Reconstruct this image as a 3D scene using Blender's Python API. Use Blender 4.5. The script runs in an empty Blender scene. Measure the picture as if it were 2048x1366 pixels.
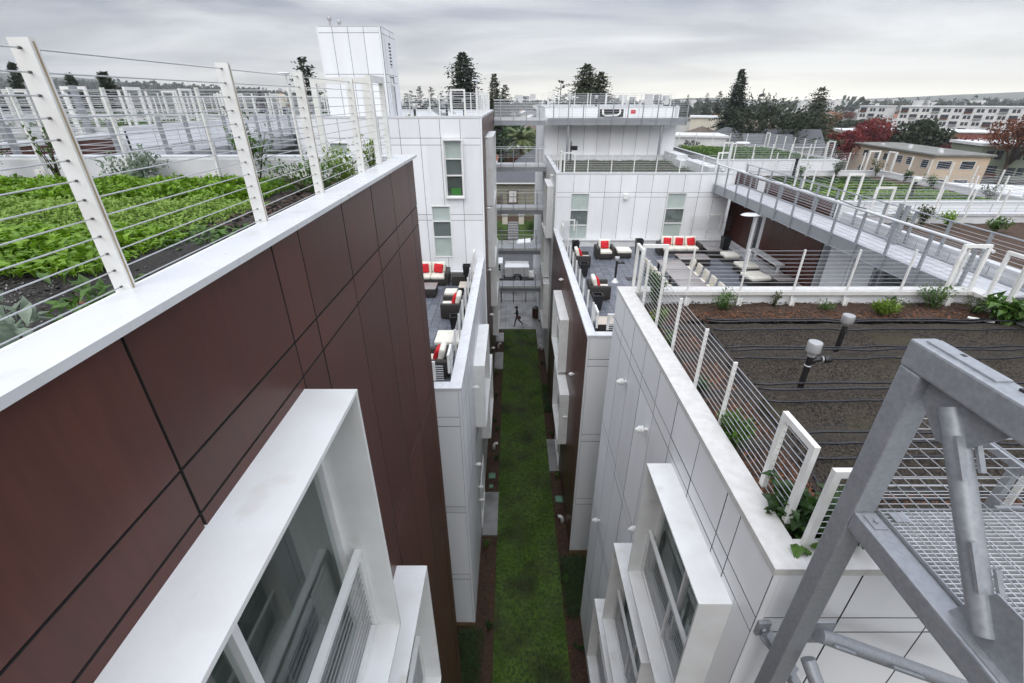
import bpy, bmesh, math, random
from mathutils import Vector, Matrix
R = math.radians
rnd = random.Random(7)
scene = bpy.context.scene
col = scene.collection

# ------------------------------------------------------------------ camera
CAM_Z = 16.5
PITCH = math.atan(485 / 917.0)
cam = bpy.data.cameras.new('camera')
cam.sensor_width = 36.0
cam.lens = 917.0 / 2048 * 36
cam.clip_start = 0.05
cam.clip_end = 30000
cam_o = bpy.data.objects.new('camera', cam)
cam_o.location = (0, 0, CAM_Z)
cam_o.rotation_euler = (R(90) - PITCH, 0, 0)
col.objects.link(cam_o)
scene.camera = cam_o

# ------------------------------------------------------------------ sky and sun
SUN_EL, SUN_AZ = R(42), R(202)          # azimuth measured from +Y towards +X
world = bpy.data.worlds.new('World')
scene.world = world
world.use_nodes = True
wn, wl = world.node_tree.nodes, world.node_tree.links
wn.clear()


def N(nodes, kind, **kw):
    n = nodes.new(kind)
    for k, v in kw.items():
        if k.startswith('in_'):
            n.inputs[int(k[3:])].default_value = v
        else:
            setattr(n, k, v)
    return n


def wmath(op, a, b=None, c=None, clamp=False):
    n = wn.new('ShaderNodeMath'); n.operation = op; n.use_clamp = clamp
    for i, v in enumerate((a, b, c)):
        if v is None: continue
        if isinstance(v, (int, float)): n.inputs[i].default_value = v
        else: wl.new(v, n.inputs[i])
    return n.outputs[0]


tc = wn.new('ShaderNodeTexCoord')
sep = wn.new('ShaderNodeSeparateXYZ'); wl.new(tc.outputs['Generated'], sep.inputs[0])
dx, dy, dz = sep.outputs
up = wmath('MAXIMUM', dz, 0.0)
den = wmath('ADD', up, 0.10)
px, py = wmath('DIVIDE', dx, den), wmath('DIVIDE', dy, den)
comb = wn.new('ShaderNodeCombineXYZ'); wl.new(wmath('MULTIPLY', px, 0.75), comb.inputs[0]); wl.new(py, comb.inputs[1])
n1 = N(wn, 'ShaderNodeTexNoise', noise_dimensions='3D'); wl.new(comb.outputs[0], n1.inputs['Vector'])
n1.inputs['Scale'].default_value = 0.55; n1.inputs['Detail'].default_value = 6; n1.inputs['Roughness'].default_value = 0.52
n1.inputs['Distortion'].default_value = 0.5
cloud = wn.new('ShaderNodeValToRGB'); wl.new(n1.outputs['Fac'], cloud.inputs[0])
cr = cloud.color_ramp
cr.elements[0].position = 0.39; cr.elements[0].color = (2.1, 2.27, 2.85, 1)
cr.elements[1].position = 0.63; cr.elements[1].color = (5.9, 6.05, 6.3, 1)
e = cr.elements.new(0.5); e.color = (3.8, 3.95, 4.3, 1)
# overcast: the vault brightens towards the zenith, and the cloud thins above the bay (right, low)
side = wmath('ADD', wmath('MULTIPLY', dx, 0.75), wmath('MULTIPLY', dy, 0.66))
zen = wmath('ADD', wmath('ADD', 0.70, wmath('MULTIPLY', side, 0.16)), wmath('MULTIPLY', wmath('POWER', up, 1.5), 3.5))
low = wmath('POWER', wmath('SUBTRACT', 1.0, up), 17.0)
glow = wmath('MULTIPLY', low, wmath('POWER', wmath('MAXIMUM', wmath('ADD', wmath('MULTIPLY', side, 0.62), 0.38), 0.0), 1.3))
tint = wn.new('ShaderNodeMix'); tint.data_type = 'RGBA'; tint.blend_type = 'MIX'
wl.new(wmath('MULTIPLY', glow, 1.1, clamp=True), tint.inputs['Factor'])
wl.new(cloud.outputs[0], tint.inputs[6]); tint.inputs[7].default_value = (11.8, 11.3, 9.8, 1)
scl = wn.new('ShaderNodeVectorMath'); scl.operation = 'SCALE'
wl.new(tint.outputs[2], scl.inputs[0]); wl.new(zen, scl.inputs['Scale'])
sky = wn.new('ShaderNodeTexSky'); sky.sky_type = 'NISHITA'; sky.sun_disc = False
sky.sun_elevation = SUN_EL; sky.sun_rotation = SUN_AZ
mixs = wn.new('ShaderNodeMix'); mixs.data_type = 'RGBA'; mixs.inputs['Factor'].default_value = 0.93
wl.new(sky.outputs[0], mixs.inputs[6]); wl.new(scl.outputs[0], mixs.inputs[7])
bg = wn.new('ShaderNodeBackground'); bg.inputs['Strength'].default_value = 0.1
wl.new(mixs.outputs[2], bg.inputs['Color'])
wo = wn.new('ShaderNodeOutputWorld'); wl.new(bg.outputs[0], wo.inputs['Surface'])

sun = bpy.data.lights.new('sun', 'SUN'); sun.energy = 0.85; sun.angle = R(60); sun.color = (1, 0.97, 0.93)
sun_o = bpy.data.objects.new('sun', sun); col.objects.link(sun_o)
sd = Vector((math.sin(SUN_AZ) * math.cos(SUN_EL), math.cos(SUN_AZ) * math.cos(SUN_EL), math.sin(SUN_EL)))
sun_o.rotation_euler = sd.to_track_quat('Z', 'Y').to_euler()
sun_o.location = sd * 60

scene.view_settings.view_transform = 'Standard'
scene.view_settings.look = 'None'
scene.view_settings.exposure = 0.65
scene.view_settings.gamma = 1.0
scene.view_settings.use_curve_mapping = False
scene.render.engine = 'CYCLES'
scene.cycles.use_denoising = True
scene.cycles.max_bounces = 8
scene.cycles.diffuse_bounces = 6
scene.cycles.transparent_max_bounces = 12
scene.cycles.volume_bounces = 0

# ------------------------------------------------------------------ materials
M = {}


def mat(name, c1, c2=None, rough=0.6, scale=3.0, metal=0.0, detail=4, stretch=(1, 1, 1), bump=0.0, bscale=None, var=0.0,
        c3=None, s3=1.0, f3=(0.55, 0.75), coord='pos', rvar=0.0, spec=0.5, lo=0.35, hi=0.65, trans=0.0):
    m = bpy.data.materials.new(name); m.use_nodes = True
    n, l = m.node_tree.nodes, m.node_tree.links
    b = n['Principled BSDF']
    b.inputs['Roughness'].default_value = rough
    b.inputs['Metallic'].default_value = metal
    b.inputs['Specular IOR Level'].default_value = spec
    if trans: b.inputs['Transmission Weight'].default_value = trans
    if coord == 'pos':
        g = n.new('ShaderNodeNewGeometry'); vec = g.outputs['Position']
    else:
        g = n.new('ShaderNodeTexCoord'); vec = g.outputs['Object']
    mp = n.new('ShaderNodeMapping'); mp.inputs['Scale'].default_value = stretch; l.new(vec, mp.inputs[0])
    vec = mp.outputs[0]
    out = None
    nz = n.new('ShaderNodeTexNoise'); nz.inputs['Scale'].default_value = scale; nz.inputs['Detail'].default_value = detail
    l.new(vec, nz.inputs['Vector'])
    if c2 is not None:
        r = n.new('ShaderNodeValToRGB'); l.new(nz.outputs['Fac'], r.inputs[0])
        r.color_ramp.elements[0].color = (*c1, 1); r.color_ramp.elements[1].color = (*c2, 1)
        r.color_ramp.elements[0].position = lo; r.color_ramp.elements[1].position = hi
        out = r.outputs[0]
    else:
        rgb = n.new('ShaderNodeRGB'); rgb.outputs[0].default_value = (*c1, 1); out = rgb.outputs[0]
    if c3 is not None:
        z3 = n.new('ShaderNodeTexNoise'); z3.inputs['Scale'].default_value = s3; z3.inputs['Detail'].default_value = 6
        l.new(vec, z3.inputs['Vector'])
        mr = n.new('ShaderNodeMapRange'); mr.inputs['From Min'].default_value = f3[0]; mr.inputs['From Max'].default_value = f3[1]
        l.new(z3.outputs['Fac'], mr.inputs[0])
        mx = n.new('ShaderNodeMix'); mx.data_type = 'RGBA'; l.new(mr.outputs[0], mx.inputs['Factor'])
        l.new(out, mx.inputs[6]); mx.inputs[7].default_value = (*c3, 1); out = mx.outputs[2]
    if var:
        oi = n.new('ShaderNodeObjectInfo')
        mr = n.new('ShaderNodeMapRange'); mr.inputs['To Min'].default_value = 1 - var; mr.inputs['To Max'].default_value = 1 + var
        l.new(oi.outputs['Random'], mr.inputs[0])
        vm = n.new('ShaderNodeVectorMath'); vm.operation = 'SCALE'; l.new(out, vm.inputs[0]); l.new(mr.outputs[0], vm.inputs['Scale'])
        out = vm.outputs[0]
    l.new(out, b.inputs['Base Color'])
    if rvar:
        mr = n.new('ShaderNodeMapRange'); mr.inputs['To Min'].default_value = max(0.02, rough - rvar); mr.inputs['To Max'].default_value = min(1, rough + rvar)
        l.new(nz.outputs['Fac'], mr.inputs[0]); l.new(mr.outputs[0], b.inputs['Roughness'])
    if bump:
        bz = n.new('ShaderNodeTexNoise'); bz.inputs['Scale'].default_value = bscale or scale * 4; bz.inputs['Detail'].default_value = 5
        l.new(vec, bz.inputs['Vector'])
        bp = n.new('ShaderNodeBump'); bp.inputs['Strength'].default_value = bump; bp.inputs['Distance'].default_value = 0.02
        l.new(bz.outputs['Fac'], bp.inputs['Height']); l.new(bp.outputs[0], b.inputs['Normal'])
    M[name] = m
    return m


mat('white_panel', (0.83, 0.84, 0.85), (0.79, 0.80, 0.81), rough=0.42, scale=1.2, stretch=(1.6, 1.6, 0.4), var=0.06, bump=0.02, bscale=40, c3=(0.68, 0.68, 0.67), s3=1.6, f3=(0.62, 1.1))
mat('white_metal', (0.66, 0.67, 0.68), (0.60, 0.61, 0.62), rough=0.28, scale=2.2, rvar=0.15, c3=(0.50, 0.49, 0.46), s3=5.0, f3=(0.58, 0.86))
mat('bay_metal', (0.78, 0.79, 0.78), (0.71, 0.71, 0.69), rough=0.38, scale=2.6, rvar=0.12, c3=(0.52, 0.47, 0.40), s3=3.5, f3=(0.61, 0.95), bump=0.05, bscale=60)
mat('stone_coping', (0.65, 0.64, 0.615), (0.57, 0.555, 0.525), rough=0.5, scale=9, detail=8, bump=0.06, bscale=80)
mat('brown_panel', (0.064, 0.0215, 0.0160), (0.092, 0.0295, 0.0212), spec=0.38, rough=0.36, scale=5.0, stretch=(4.5, 4.5, 0.5), detail=6, var=0.13, rvar=0.07, lo=0.3, hi=0.7, c3=(0.066, 0.0265, 0.0205), s3=0.5, f3=(0.4, 0.8))
mat('core', (0.012, 0.012, 0.013), rough=0.9)
mat('panel_edge', (0.035, 0.033, 0.032), rough=0.7)
mat('parapet_white', (0.78, 0.79, 0.80), (0.68, 0.69, 0.70), rough=0.5, scale=2.5, stretch=(1, 1, 0.4))
mat('membrane', (0.55, 0.56, 0.57), (0.45, 0.46, 0.47), rough=0.7, scale=1.2)
mat('frame_white', (0.82, 0.82, 0.82), (0.76, 0.76, 0.75), rough=0.35, scale=5)
mat('post_white', (0.80, 0.80, 0.78), (0.72, 0.71, 0.67), rough=0.35, scale=6, c3=(0.42, 0.33, 0.20), s3=9, f3=(0.70, 0.85))
mat('seam_tan', (0.30, 0.22, 0.12), (0.42, 0.35, 0.24), rough=0.7, scale=8)
mat('cable', (0.52, 0.53, 0.54), rough=0.32, metal=0.75)
mat('fitting', (0.10, 0.10, 0.10), rough=0.4, metal=0.5)
mat('galvanized', (0.30, 0.315, 0.335), (0.36, 0.375, 0.395), rough=0.45, metal=0.4, scale=30, detail=10, rvar=0.14, c3=(0.43, 0.44, 0.46), s3=3.0, f3=(0.55, 0.95), bump=0.04, bscale=35)
mat('grating', (0.60, 0.61, 0.63), (0.50, 0.51, 0.53), rough=0.4, metal=0.3, scale=12)
mat('deck_panel', (0.50, 0.51, 0.53), (0.42, 0.43, 0.45), rough=0.5, scale=2.5, c3=(0.56, 0.57, 0.58), s3=1.2)
mat('soil_black', (0.006, 0.0055, 0.005), (0.030, 0.026, 0.022), rough=0.9, scale=55, detail=8, bump=0.9, bscale=60, c3=(0.16, 0.15, 0.13), s3=90, f3=(0.70, 0.76))
mat('soil_brown', (0.003, 0.0025, 0.002), (0.072, 0.056, 0.041), rough=0.95, scale=30, detail=9, bump=0.9, bscale=70, c3=(0.050, 0.044, 0.022), s3=1.6, f3=(0.5, 0.8))
mat('mulch', (0.030, 0.017, 0.010), (0.095, 0.052, 0.029), rough=0.95, scale=30, detail=8, bump=0.9, bscale=45)
mat('chip_orange', (0.22, 0.075, 0.025), (0.10, 0.045, 0.022), rough=0.8, scale=9, detail=3)
mat('chip_dark', (0.07, 0.040, 0.026), (0.035, 0.022, 0.016), rough=0.85, scale=9, detail=3)
mat('lawn', (0.018, 0.040, 0.005), (0.075, 0.135, 0.015), rough=0.9, scale=9, detail=9, bump=0.5, bscale=40, c3=(0.030, 0.034, 0.012), s3=0.7, f3=(0.47, 0.7))
mat('grass', (0.045, 0.110, 0.008), (0.19, 0.36, 0.028), rough=0.7, scale=12, detail=10, c3=(0.040, 0.062, 0.014), s3=0.7, f3=(0.47, 0.66))
mat('ground', (0.055, 0.055, 0.045), (0.09, 0.085, 0.07), rough=0.95, scale=0.05, detail=8)
mat('concrete', (0.30, 0.30, 0.29), (0.22, 0.22, 0.215), rough=0.35, scale=1.5, detail=7, rvar=0.2, c3=(0.13, 0.125, 0.12), s3=0.6, f3=(0.52, 0.68))
mat('asphalt', (0.055, 0.056, 0.060), (0.085, 0.086, 0.09), rough=0.5, scale=1.2, detail=8, rvar=0.15)
mat('kerb', (0.32, 0.315, 0.30), (0.24, 0.235, 0.22), rough=0.8, scale=3)
mat('paver', (0.115, 0.125, 0.150), (0.155, 0.165, 0.19), rough=0.42, scale=5, var=0.16, detail=6, rvar=0.12)
mat('tan_board', (0.30, 0.19, 0.09), (0.24, 0.15, 0.075), rough=0.8, scale=4)
mat('wicker', (0.018, 0.015, 0.013), (0.045, 0.038, 0.034), rough=0.5, scale=60, stretch=(1, 1, 2.5), detail=2, bump=0.6, bscale=70, coord='obj')
mat('cushion', (0.78, 0.75, 0.66), (0.70, 0.67, 0.58), rough=0.85, scale=6, coord='obj', bump=0.15, bscale=12)
mat('red_fabric', (0.62, 0.012, 0.020), (0.45, 0.008, 0.014), rough=0.8, scale=7, coord='obj', bump=0.2, bscale=10)
mat('tabletop', (0.30, 0.27, 0.26), (0.24, 0.22, 0.215), rough=0.25, scale=6, stretch=(8, 1, 1))
mat('bench_cream', (0.60, 0.56, 0.47), (0.54, 0.50, 0.42), rough=0.8, scale=6)
mat('bench_beige', (0.55, 0.48, 0.40), (0.48, 0.42, 0.35), rough=0.6, scale=5)
mat('black_plastic', (0.012, 0.012, 0.013), (0.022, 0.022, 0.023), rough=0.35, scale=6)
mat('hose', (0.010, 0.010, 0.013), (0.02, 0.02, 0.024), rough=0.25, scale=12)
mat('cap_grey', (0.46, 0.46, 0.46), (0.38, 0.38, 0.385), rough=0.35, metal=0.4, scale=8)
mat('pvc', (0.80, 0.80, 0.78), (0.70, 0.70, 0.67), rough=0.35, scale=5)
mat('green_plastic', (0.13, 0.27, 0.18), (0.10, 0.21, 0.14), rough=0.5, scale=5)
mat('blind', (0.72, 0.755, 0.735), (0.66, 0.695, 0.675), rough=0.8, scale=1.0)
mat('screen', (0.22, 0.24, 0.24), (0.18, 0.195, 0.195), rough=0.8, scale=1.0)
mat('room_dark', (0.10, 0.11, 0.105), (0.15, 0.165, 0.155), rough=0.8, scale=1.4)
mat('curtain', (0.028, 0.034, 0.032), (0.044, 0.052, 0.049), rough=0.85, scale=2.0, stretch=(6, 6, 0.15))
mat('curtain_light', (0.055, 0.070, 0.063), (0.08, 0.10, 0.09), rough=0.85, scale=2.0, stretch=(6, 6, 0.15))
mat('leaf', (0.095, 0.195, 0.008), (0.235, 0.40, 0.028), rough=0.5, scale=9, detail=4)
mat('leaf_fine', (0.15, 0.25, 0.03), (0.29, 0.43, 0.08), rough=0.6, scale=11, detail=4)
mat('leaf_dark', (0.018, 0.048, 0.012), (0.05, 0.11, 0.022), rough=0.45, scale=8)
mat('leaf_mid', (0.035, 0.085, 0.012), (0.10, 0.20, 0.03), rough=0.5, scale=8)
mat('leaf_lime', (0.10, 0.17, 0.02), (0.22, 0.32, 0.05), rough=0.5, scale=10)
mat('leaf_grey', (0.15, 0.20, 0.14), (0.28, 0.34, 0.26), rough=0.7, scale=10)
mat('leaf_olive', (0.05, 0.07, 0.025), (0.11, 0.13, 0.05), rough=0.6, scale=8)
mat('conifer', (0.010, 0.020, 0.010), (0.035, 0.055, 0.022), rough=0.7, scale=0.55, detail=5)
mat('conifer_warm', (0.020, 0.030, 0.010), (0.060, 0.072, 0.022), rough=0.7, scale=0.6, detail=5)
mat('evergreen', (0.012, 0.022, 0.009), (0.036, 0.052, 0.018), rough=0.7, scale=0.5, detail=5)
mat('leaf_red', (0.115, 0.008, 0.012), (0.235, 0.028, 0.022), rough=0.65, scale=0.6, detail=5)
mat('leaf_rust', (0.10, 0.022, 0.010), (0.19, 0.060, 0.018), rough=0.65, scale=0.6, detail=5)
mat('leaf_orange', (0.15, 0.06, 0.012), (0.25, 0.12, 0.03), rough=0.65, scale=0.8, detail=5)
mat('leaf_yellow', (0.13, 0.11, 0.02), (0.21, 0.18, 0.04), rough=0.65, scale=0.8, detail=5)
mat('palm', (0.06, 0.085, 0.02), (0.15, 0.18, 0.06), rough=0.5, scale=2)
mat('bark', (0.05, 0.035, 0.025), (0.10, 0.075, 0.055), rough=0.9, scale=5, stretch=(1, 1, 0.2))
mat('skin', (0.45, 0.26, 0.18), rough=0.6)
mat('cloth_black', (0.014, 0.015, 0.018), (0.028, 0.028, 0.032), rough=0.85, scale=8)
mat('cloth_cream', (0.62, 0.57, 0.46), (0.54, 0.49, 0.39), rough=0.85, scale=8)
mat('cloth_blue', (0.04, 0.05, 0.08), rough=0.85)
mat('leather_brown', (0.11, 0.05, 0.028), rough=0.5)
mat('car_white', (0.80, 0.81, 0.82), rough=0.22)
mat('car_glass', (0.015, 0.018, 0.020), rough=0.05)
mat('tyre', (0.015, 0.015, 0.016), rough=0.8)
mat('rim', (0.45, 0.45, 0.46), rough=0.35, metal=0.6)
mat('truck_box', (0.70, 0.70, 0.68), (0.62, 0.62, 0.60), rough=0.35, scale=3)
mat('shingle', (0.075, 0.078, 0.085), (0.115, 0.118, 0.125), rough=0.9, scale=5, detail=7, stretch=(1, 1, 3))
mat('tile_red', (0.27, 0.11, 0.065), (0.20, 0.085, 0.05), rough=0.85, scale=4)
mat('roof_brown', (0.14, 0.105, 0.085), (0.10, 0.08, 0.065), rough=0.9, scale=2)
mat('stucco_olive', (0.26, 0.25, 0.19), (0.22, 0.21, 0.16), rough=0.9, scale=2)
mat('stucco_beige', (0.60, 0.47, 0.34), (0.55, 0.43, 0.31), rough=0.9, scale=0.4)
mat('stucco_yellow', (0.62, 0.60, 0.32), (0.56, 0.54, 0.29), rough=0.9, scale=1)
mat('stucco_cream', (0.66, 0.62, 0.52), (0.60, 0.56, 0.46), rough=0.9, scale=1)
mat('stucco_white', (0.70, 0.69, 0.67), (0.62, 0.61, 0.59), rough=0.9, scale=1)
mat('stucco_green', (0.24, 0.27, 0.20), (0.20, 0.23, 0.17), rough=0.9, scale=1)
mat('stucco_grey', (0.28, 0.28, 0.28), (0.24, 0.24, 0.24), rough=0.9, scale=1)
mat('brick', (0.27, 0.12, 0.085), (0.21, 0.095, 0.07), rough=0.9, scale=3)
mat('roof_flat', (0.22, 0.22, 0.20), (0.16, 0.16, 0.145), rough=0.9, scale=0.5, detail=7)
mat('roof_white', (0.70, 0.70, 0.70), (0.60, 0.60, 0.60), rough=0.8, scale=0.6)
mat('dark_window', (0.025, 0.03, 0.035), (0.06, 0.07, 0.08), rough=0.15, scale=1.5)
mat('dark_wood', (0.09, 0.035, 0.02), (0.065, 0.025, 0.015), rough=0.5, scale=4)
mat('black_iron', (0.012, 0.012, 0.013), rough=0.4)
mat('sign_red', (0.55, 0.04, 0.04), rough=0.5)
mat('sign_white', (0.80, 0.80, 0.80), rough=0.5)
mat('hill', (0.030, 0.042, 0.024), (0.060, 0.068, 0.042), rough=0.95, scale=0.012, detail=8)
mat('hill_dry', (0.12, 0.12, 0.075), (0.075, 0.085, 0.05), rough=0.95, scale=0.004, detail=8)
mat('bay_water', (0.35, 0.37, 0.38), rough=0.12)
mat('green_soap', (0.08, 0.30, 0.06), rough=0.7)


def glass_mat(name, tint, refl=0.16):
    m = bpy.data.materials.new(name); m.use_nodes = True
    n, l = m.node_tree.nodes, m.node_tree.links
    n.remove(n['Principled BSDF'])
    tr = n.new('ShaderNodeBsdfTransparent'); tr.inputs[0].default_value = (*tint, 1)
    gl = n.new('ShaderNodeBsdfGlossy'); gl.inputs['Roughness'].default_value = 0.02; gl.inputs['Color'].default_value = (0.9, 0.95, 0.93, 1)
    fr = n.new('ShaderNodeFresnel'); fr.inputs[0].default_value = 1.33
    ad = n.new('ShaderNodeMath'); ad.operation = 'ADD'; ad.inputs[1].default_value = refl * 0.2; l.new(fr.outputs[0], ad.inputs[0])
    mn = n.new('ShaderNodeMath'); mn.operation = 'MINIMUM'; mn.inputs[1].default_value = 0.15; l.new(ad.outputs[0], mn.inputs[0])
    mx = n.new('ShaderNodeMixShader'); l.new(mn.outputs[0], mx.inputs[0]); l.new(tr.outputs[0], mx.inputs[1]); l.new(gl.outputs[0], mx.inputs[2])
    l.new(mx.outputs[0], n['Material Output'].inputs['Surface'])
    M[name] = m


for nm in [k for k in M if k.startswith('leaf') or k == 'grass']:
    n, l = M[nm].node_tree.nodes, M[nm].node_tree.links
    b = n['Principled BSDF']; tl = n.new('ShaderNodeBsdfTranslucent'); ms = n.new('ShaderNodeMixShader'); ms.inputs[0].default_value = 0.32
    l.new(b.inputs['Base Color'].links[0].from_socket, tl.inputs['Color'])
    l.new(b.outputs[0], ms.inputs[1]); l.new(tl.outputs[0], ms.inputs[2]); l.new(ms.outputs[0], n['Material Output'].inputs['Surface'])
glass_mat('glass', (0.93, 0.95, 0.94))

# ------------------------------------------------------------------ mesh helpers


def link(o, parent=None):
    col.objects.link(o)
    if parent is not None:
        o.parent = parent
        if parent.type == 'MESH':
            o.matrix_parent_inverse = parent.matrix_basis.inverted()
    return o


def mesh(name, verts, faces, material=None, parent=None, loc=(0, 0, 0), smooth=False, kind=None):
    me = bpy.data.meshes.new(name)
    me.from_pydata([tuple(v) for v in verts], [], faces)
    me.update()
    if smooth:
        me.polygons.foreach_set('use_smooth', [True] * len(me.polygons))
    if material: me.materials.append(M[material])
    o = bpy.data.objects.new(name, me); o.location = loc
    if kind: o['kind'] = kind
    return link(o, parent)


def from_bm(name, bm, material, parent=None, loc=(0, 0, 0), smooth=False, kind=None):
    me = bpy.data.meshes.new(name); bm.to_mesh(me); bm.free()
    if smooth: me.polygons.foreach_set('use_smooth', [True] * len(me.polygons))
    me.materials.append(M[material])
    o = bpy.data.objects.new(name, me); o.location = loc
    if kind: o['kind'] = kind
    return link(o, parent)


def unit(kind, n=8):
    bm = bmesh.new()
    if kind == 'box': bmesh.ops.create_cube(bm, size=1)
    else: bmesh.ops.create_cone(bm, cap_ends=True, segments=n, radius1=1, radius2=1, depth=1)
    me = bpy.data.meshes.new('unit_' + kind); bm.to_mesh(me); bm.free()
    if kind != 'box':
        me.polygons.foreach_set('use_smooth', [len(p.vertices) == 4 for p in me.polygons])
    return me


UB = unit('box'); UC = {n: unit('cyl', n) for n in (6, 8, 12, 16, 20, 24)}
_byM = {}


def withmat(me, material):
    k = (me.name, material)
    if k not in _byM:
        c = me.copy(); c.materials.clear(); c.materials.append(M[material]); _byM[k] = c
    return _byM[k]


def edged(material, axis):
    """unit box whose faces across one axis carry the finish; its cut edges show the dark panel core"""
    k = ('edge', material, axis)
    if k not in _byM:
        c = UB.copy(); c.materials.clear(); c.materials.append(M[material]); c.materials.append(M['panel_edge'])
        for p in c.polygons: p.material_index = 0 if abs(p.normal[axis]) > 0.5 else 1
        _byM[k] = c
    return _byM[k]


def box(name, lo, hi, material, parent=None, o=(0, 0, 0), axis=None):
    ob = bpy.data.objects.new(name, withmat(UB, material) if axis is None else edged(material, axis))
    ob.location = [(lo[i] + hi[i]) / 2 - o[i] for i in range(3)]
    ob.scale = [max(1e-4, abs(hi[i] - lo[i])) for i in range(3)]
    return link(ob, parent)


def _align(ob, p, q, a, b):
    p, q = Vector(p), Vector(q); d = q - p
    ob.location = (p + q) / 2
    ob.scale = (a, b, d.length)
    if abs(d.normalized().z) > 0.9999: ob.rotation_euler = (0, 0, 0)
    else:
        z = d.normalized(); x = Vector((0, 0, 1)).cross(z).normalized(); y = z.cross(x)
        ob.rotation_euler = Matrix((x, y, z)).transposed().to_euler()


def rod(name, p, q, r, material, parent=None, n=8, o=(0, 0, 0)):
    ob = bpy.data.objects.new(name, withmat(UC[n], material))
    o = Vector(o); _align(ob, Vector(p) - o, Vector(q) - o, r, r)
    return link(ob, parent)


def bar(name, p, q, w, h, material, parent=None, o=(0, 0, 0)):
    """square bar from p to q, w across (horizontal), h in the other direction"""
    ob = bpy.data.objects.new(name, withmat(UB, material))
    o = Vector(o); _align(ob, Vector(p) - o, Vector(q) - o, w, h)
    return link(ob, parent)


_rb = {}


def rbox(name, lo, hi, material, parent=None, bev=0.03, seg=2, puff=0.0):
    """rounded box, own mesh cached by size"""
    s = tuple(round(abs(hi[i] - lo[i]), 3) for i in range(3))
    k = (s, bev, seg, material, puff)
    if k not in _rb:
        bm = bmesh.new(); bmesh.ops.create_cube(bm, size=1)
        bmesh.ops.scale(bm, vec=s, verts=bm.verts)
        bmesh.ops.bevel(bm, geom=bm.edges[:], offset=min(bev, min(s) * 0.48), segments=seg, profile=0.5, affect='EDGES')
        if puff:
            bmesh.ops.subdivide_edges(bm, edges=[e for e in bm.edges if e.calc_length() > 0.15], cuts=3, use_grid_fill=True)
            for v in bm.verts:
                f = 1
                for i in range(3):
                    if s[i] > 0.25: f *= max(0, 1 - (2 * v.co[i] / s[i]) ** 2)
                i = s.index(min(s)); v.co[i] *= 1 + puff * f
        me = bpy.data.meshes.new(name); bm.to_mesh(me); bm.free()
        me.polygons.foreach_set('use_smooth', [True] * len(me.polygons))
        me.materials.append(M[material]); _rb[k] = me
    ob = bpy.data.objects.new(name, _rb[k])
    ob.location = [(lo[i] + hi[i]) / 2 for i in range(3)]
    return link(ob, parent)


def tube(name, pts, r, material, parent=None, n=8, o=(0, 0, 0), kind=None, taper=None):
    pts = [Vector(p) - Vector(o) for p in pts]
    vs, fs = [], []
    ref = Vector((0, 0, 1))
    for i, p in enumerate(pts):
        d = (pts[min(i + 1, len(pts) - 1)] - pts[max(i - 1, 0)]).normalized()
        if abs(d.dot(ref)) > 0.95: ref = Vector((1, 0, 0)) if abs(d.x) < 0.9 else Vector((0, 1, 0))
        x = d.cross(ref).normalized(); y = d.cross(x)
        rr = r if taper is None else r * (1 + (taper - 1) * i / (len(pts) - 1))
        for k in range(n):
            a = 2 * math.pi * k / n
            vs.append(p + x * math.cos(a) * rr + y * math.sin(a) * rr)
    for i in range(len(pts) - 1):
        for k in range(n):
            a, b = i * n + k, i * n + (k + 1) % n
            fs.append((a, b, b + n, a + n))
    fs.append(tuple(range(n - 1, -1, -1))); fs.append(tuple((len(pts) - 1) * n + k for k in range(n)))
    return mesh(name, vs, fs, material, parent, smooth=True, kind=kind)


def lathe(name, prof, material, parent=None, n=16, loc=(0, 0, 0), rot=None):
    vs, fs = [], []
    for r, z in prof:
        for k in range(n):
            a = 2 * math.pi * k / n; vs.append((r * math.cos(a), r * math.sin(a), z))
    for i in range(len(prof) - 1):
        for k in range(n):
            a, b = i * n + k, i * n + (k + 1) % n
            fs.append((a, b, b + n, a + n))
    fs.append(tuple(range(n - 1, -1, -1))); fs.append(tuple((len(prof) - 1) * n + k for k in range(n)))
    ob = mesh(name, vs, fs, material, None, smooth=True); ob.data.set_sharp_from_angle(angle=R(35))
    ob.location = loc
    if rot: ob.rotation_euler = rot
    if parent is not None:
        ob.parent = parent
        if parent.type == 'MESH': ob.matrix_parent_inverse = parent.matrix_basis.inverted()
    return ob


def prism(name, outline, axis, a, b, material, parent=None, o=(0, 0, 0), smooth=False):
    """extrude a 2-D outline along an axis from a to b (outline in the two other axes, in order)"""
    vs = []
    for t in (a, b):
        for p, q in outline:
            c = [p, q]; c.insert(axis, t); vs.append([c[i] - o[i] for i in range(3)])
    n = len(outline)
    fs = [tuple(range(n - 1, -1, -1)), tuple(range(n, 2 * n))] + [(i, (i + 1) % n, n + (i + 1) % n, n + i) for i in range(n)]
    me = mesh(name, vs, fs, material, parent, smooth=smooth)
    bm = bmesh.new(); bm.from_mesh(me.data); bmesh.ops.recalc_face_normals(bm, faces=bm.faces); bm.to_mesh(me.data); bm.free()
    return me


def thing(name, label, cat, loc=(0, 0, 0), rz=0, group=None):
    o = bpy.data.objects.new(name, None); o.empty_display_size = 0.2
    o.location = loc; o.rotation_euler = (0, 0, rz)
    tag(o, label, cat, group)
    return link(o)


def tag(o, label, cat, group=None):
    o['label'] = label; o['category'] = cat
    if group: o['group'] = group
    return o


def structure(o):
    o['kind'] = 'structure'; return o


def copy_tree(root, label=None, group=None):
    c = root.copy(); col.objects.link(c)
    if label: c['label'] = label
    if group: c['group'] = group

    def rec(src, dst):
        for ch in src.children:
            d = ch.copy(); col.objects.link(d); d.parent = dst; d.matrix_parent_inverse = ch.matrix_parent_inverse.copy(); rec(ch, d)
    rec(root, c)
    return c


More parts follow.
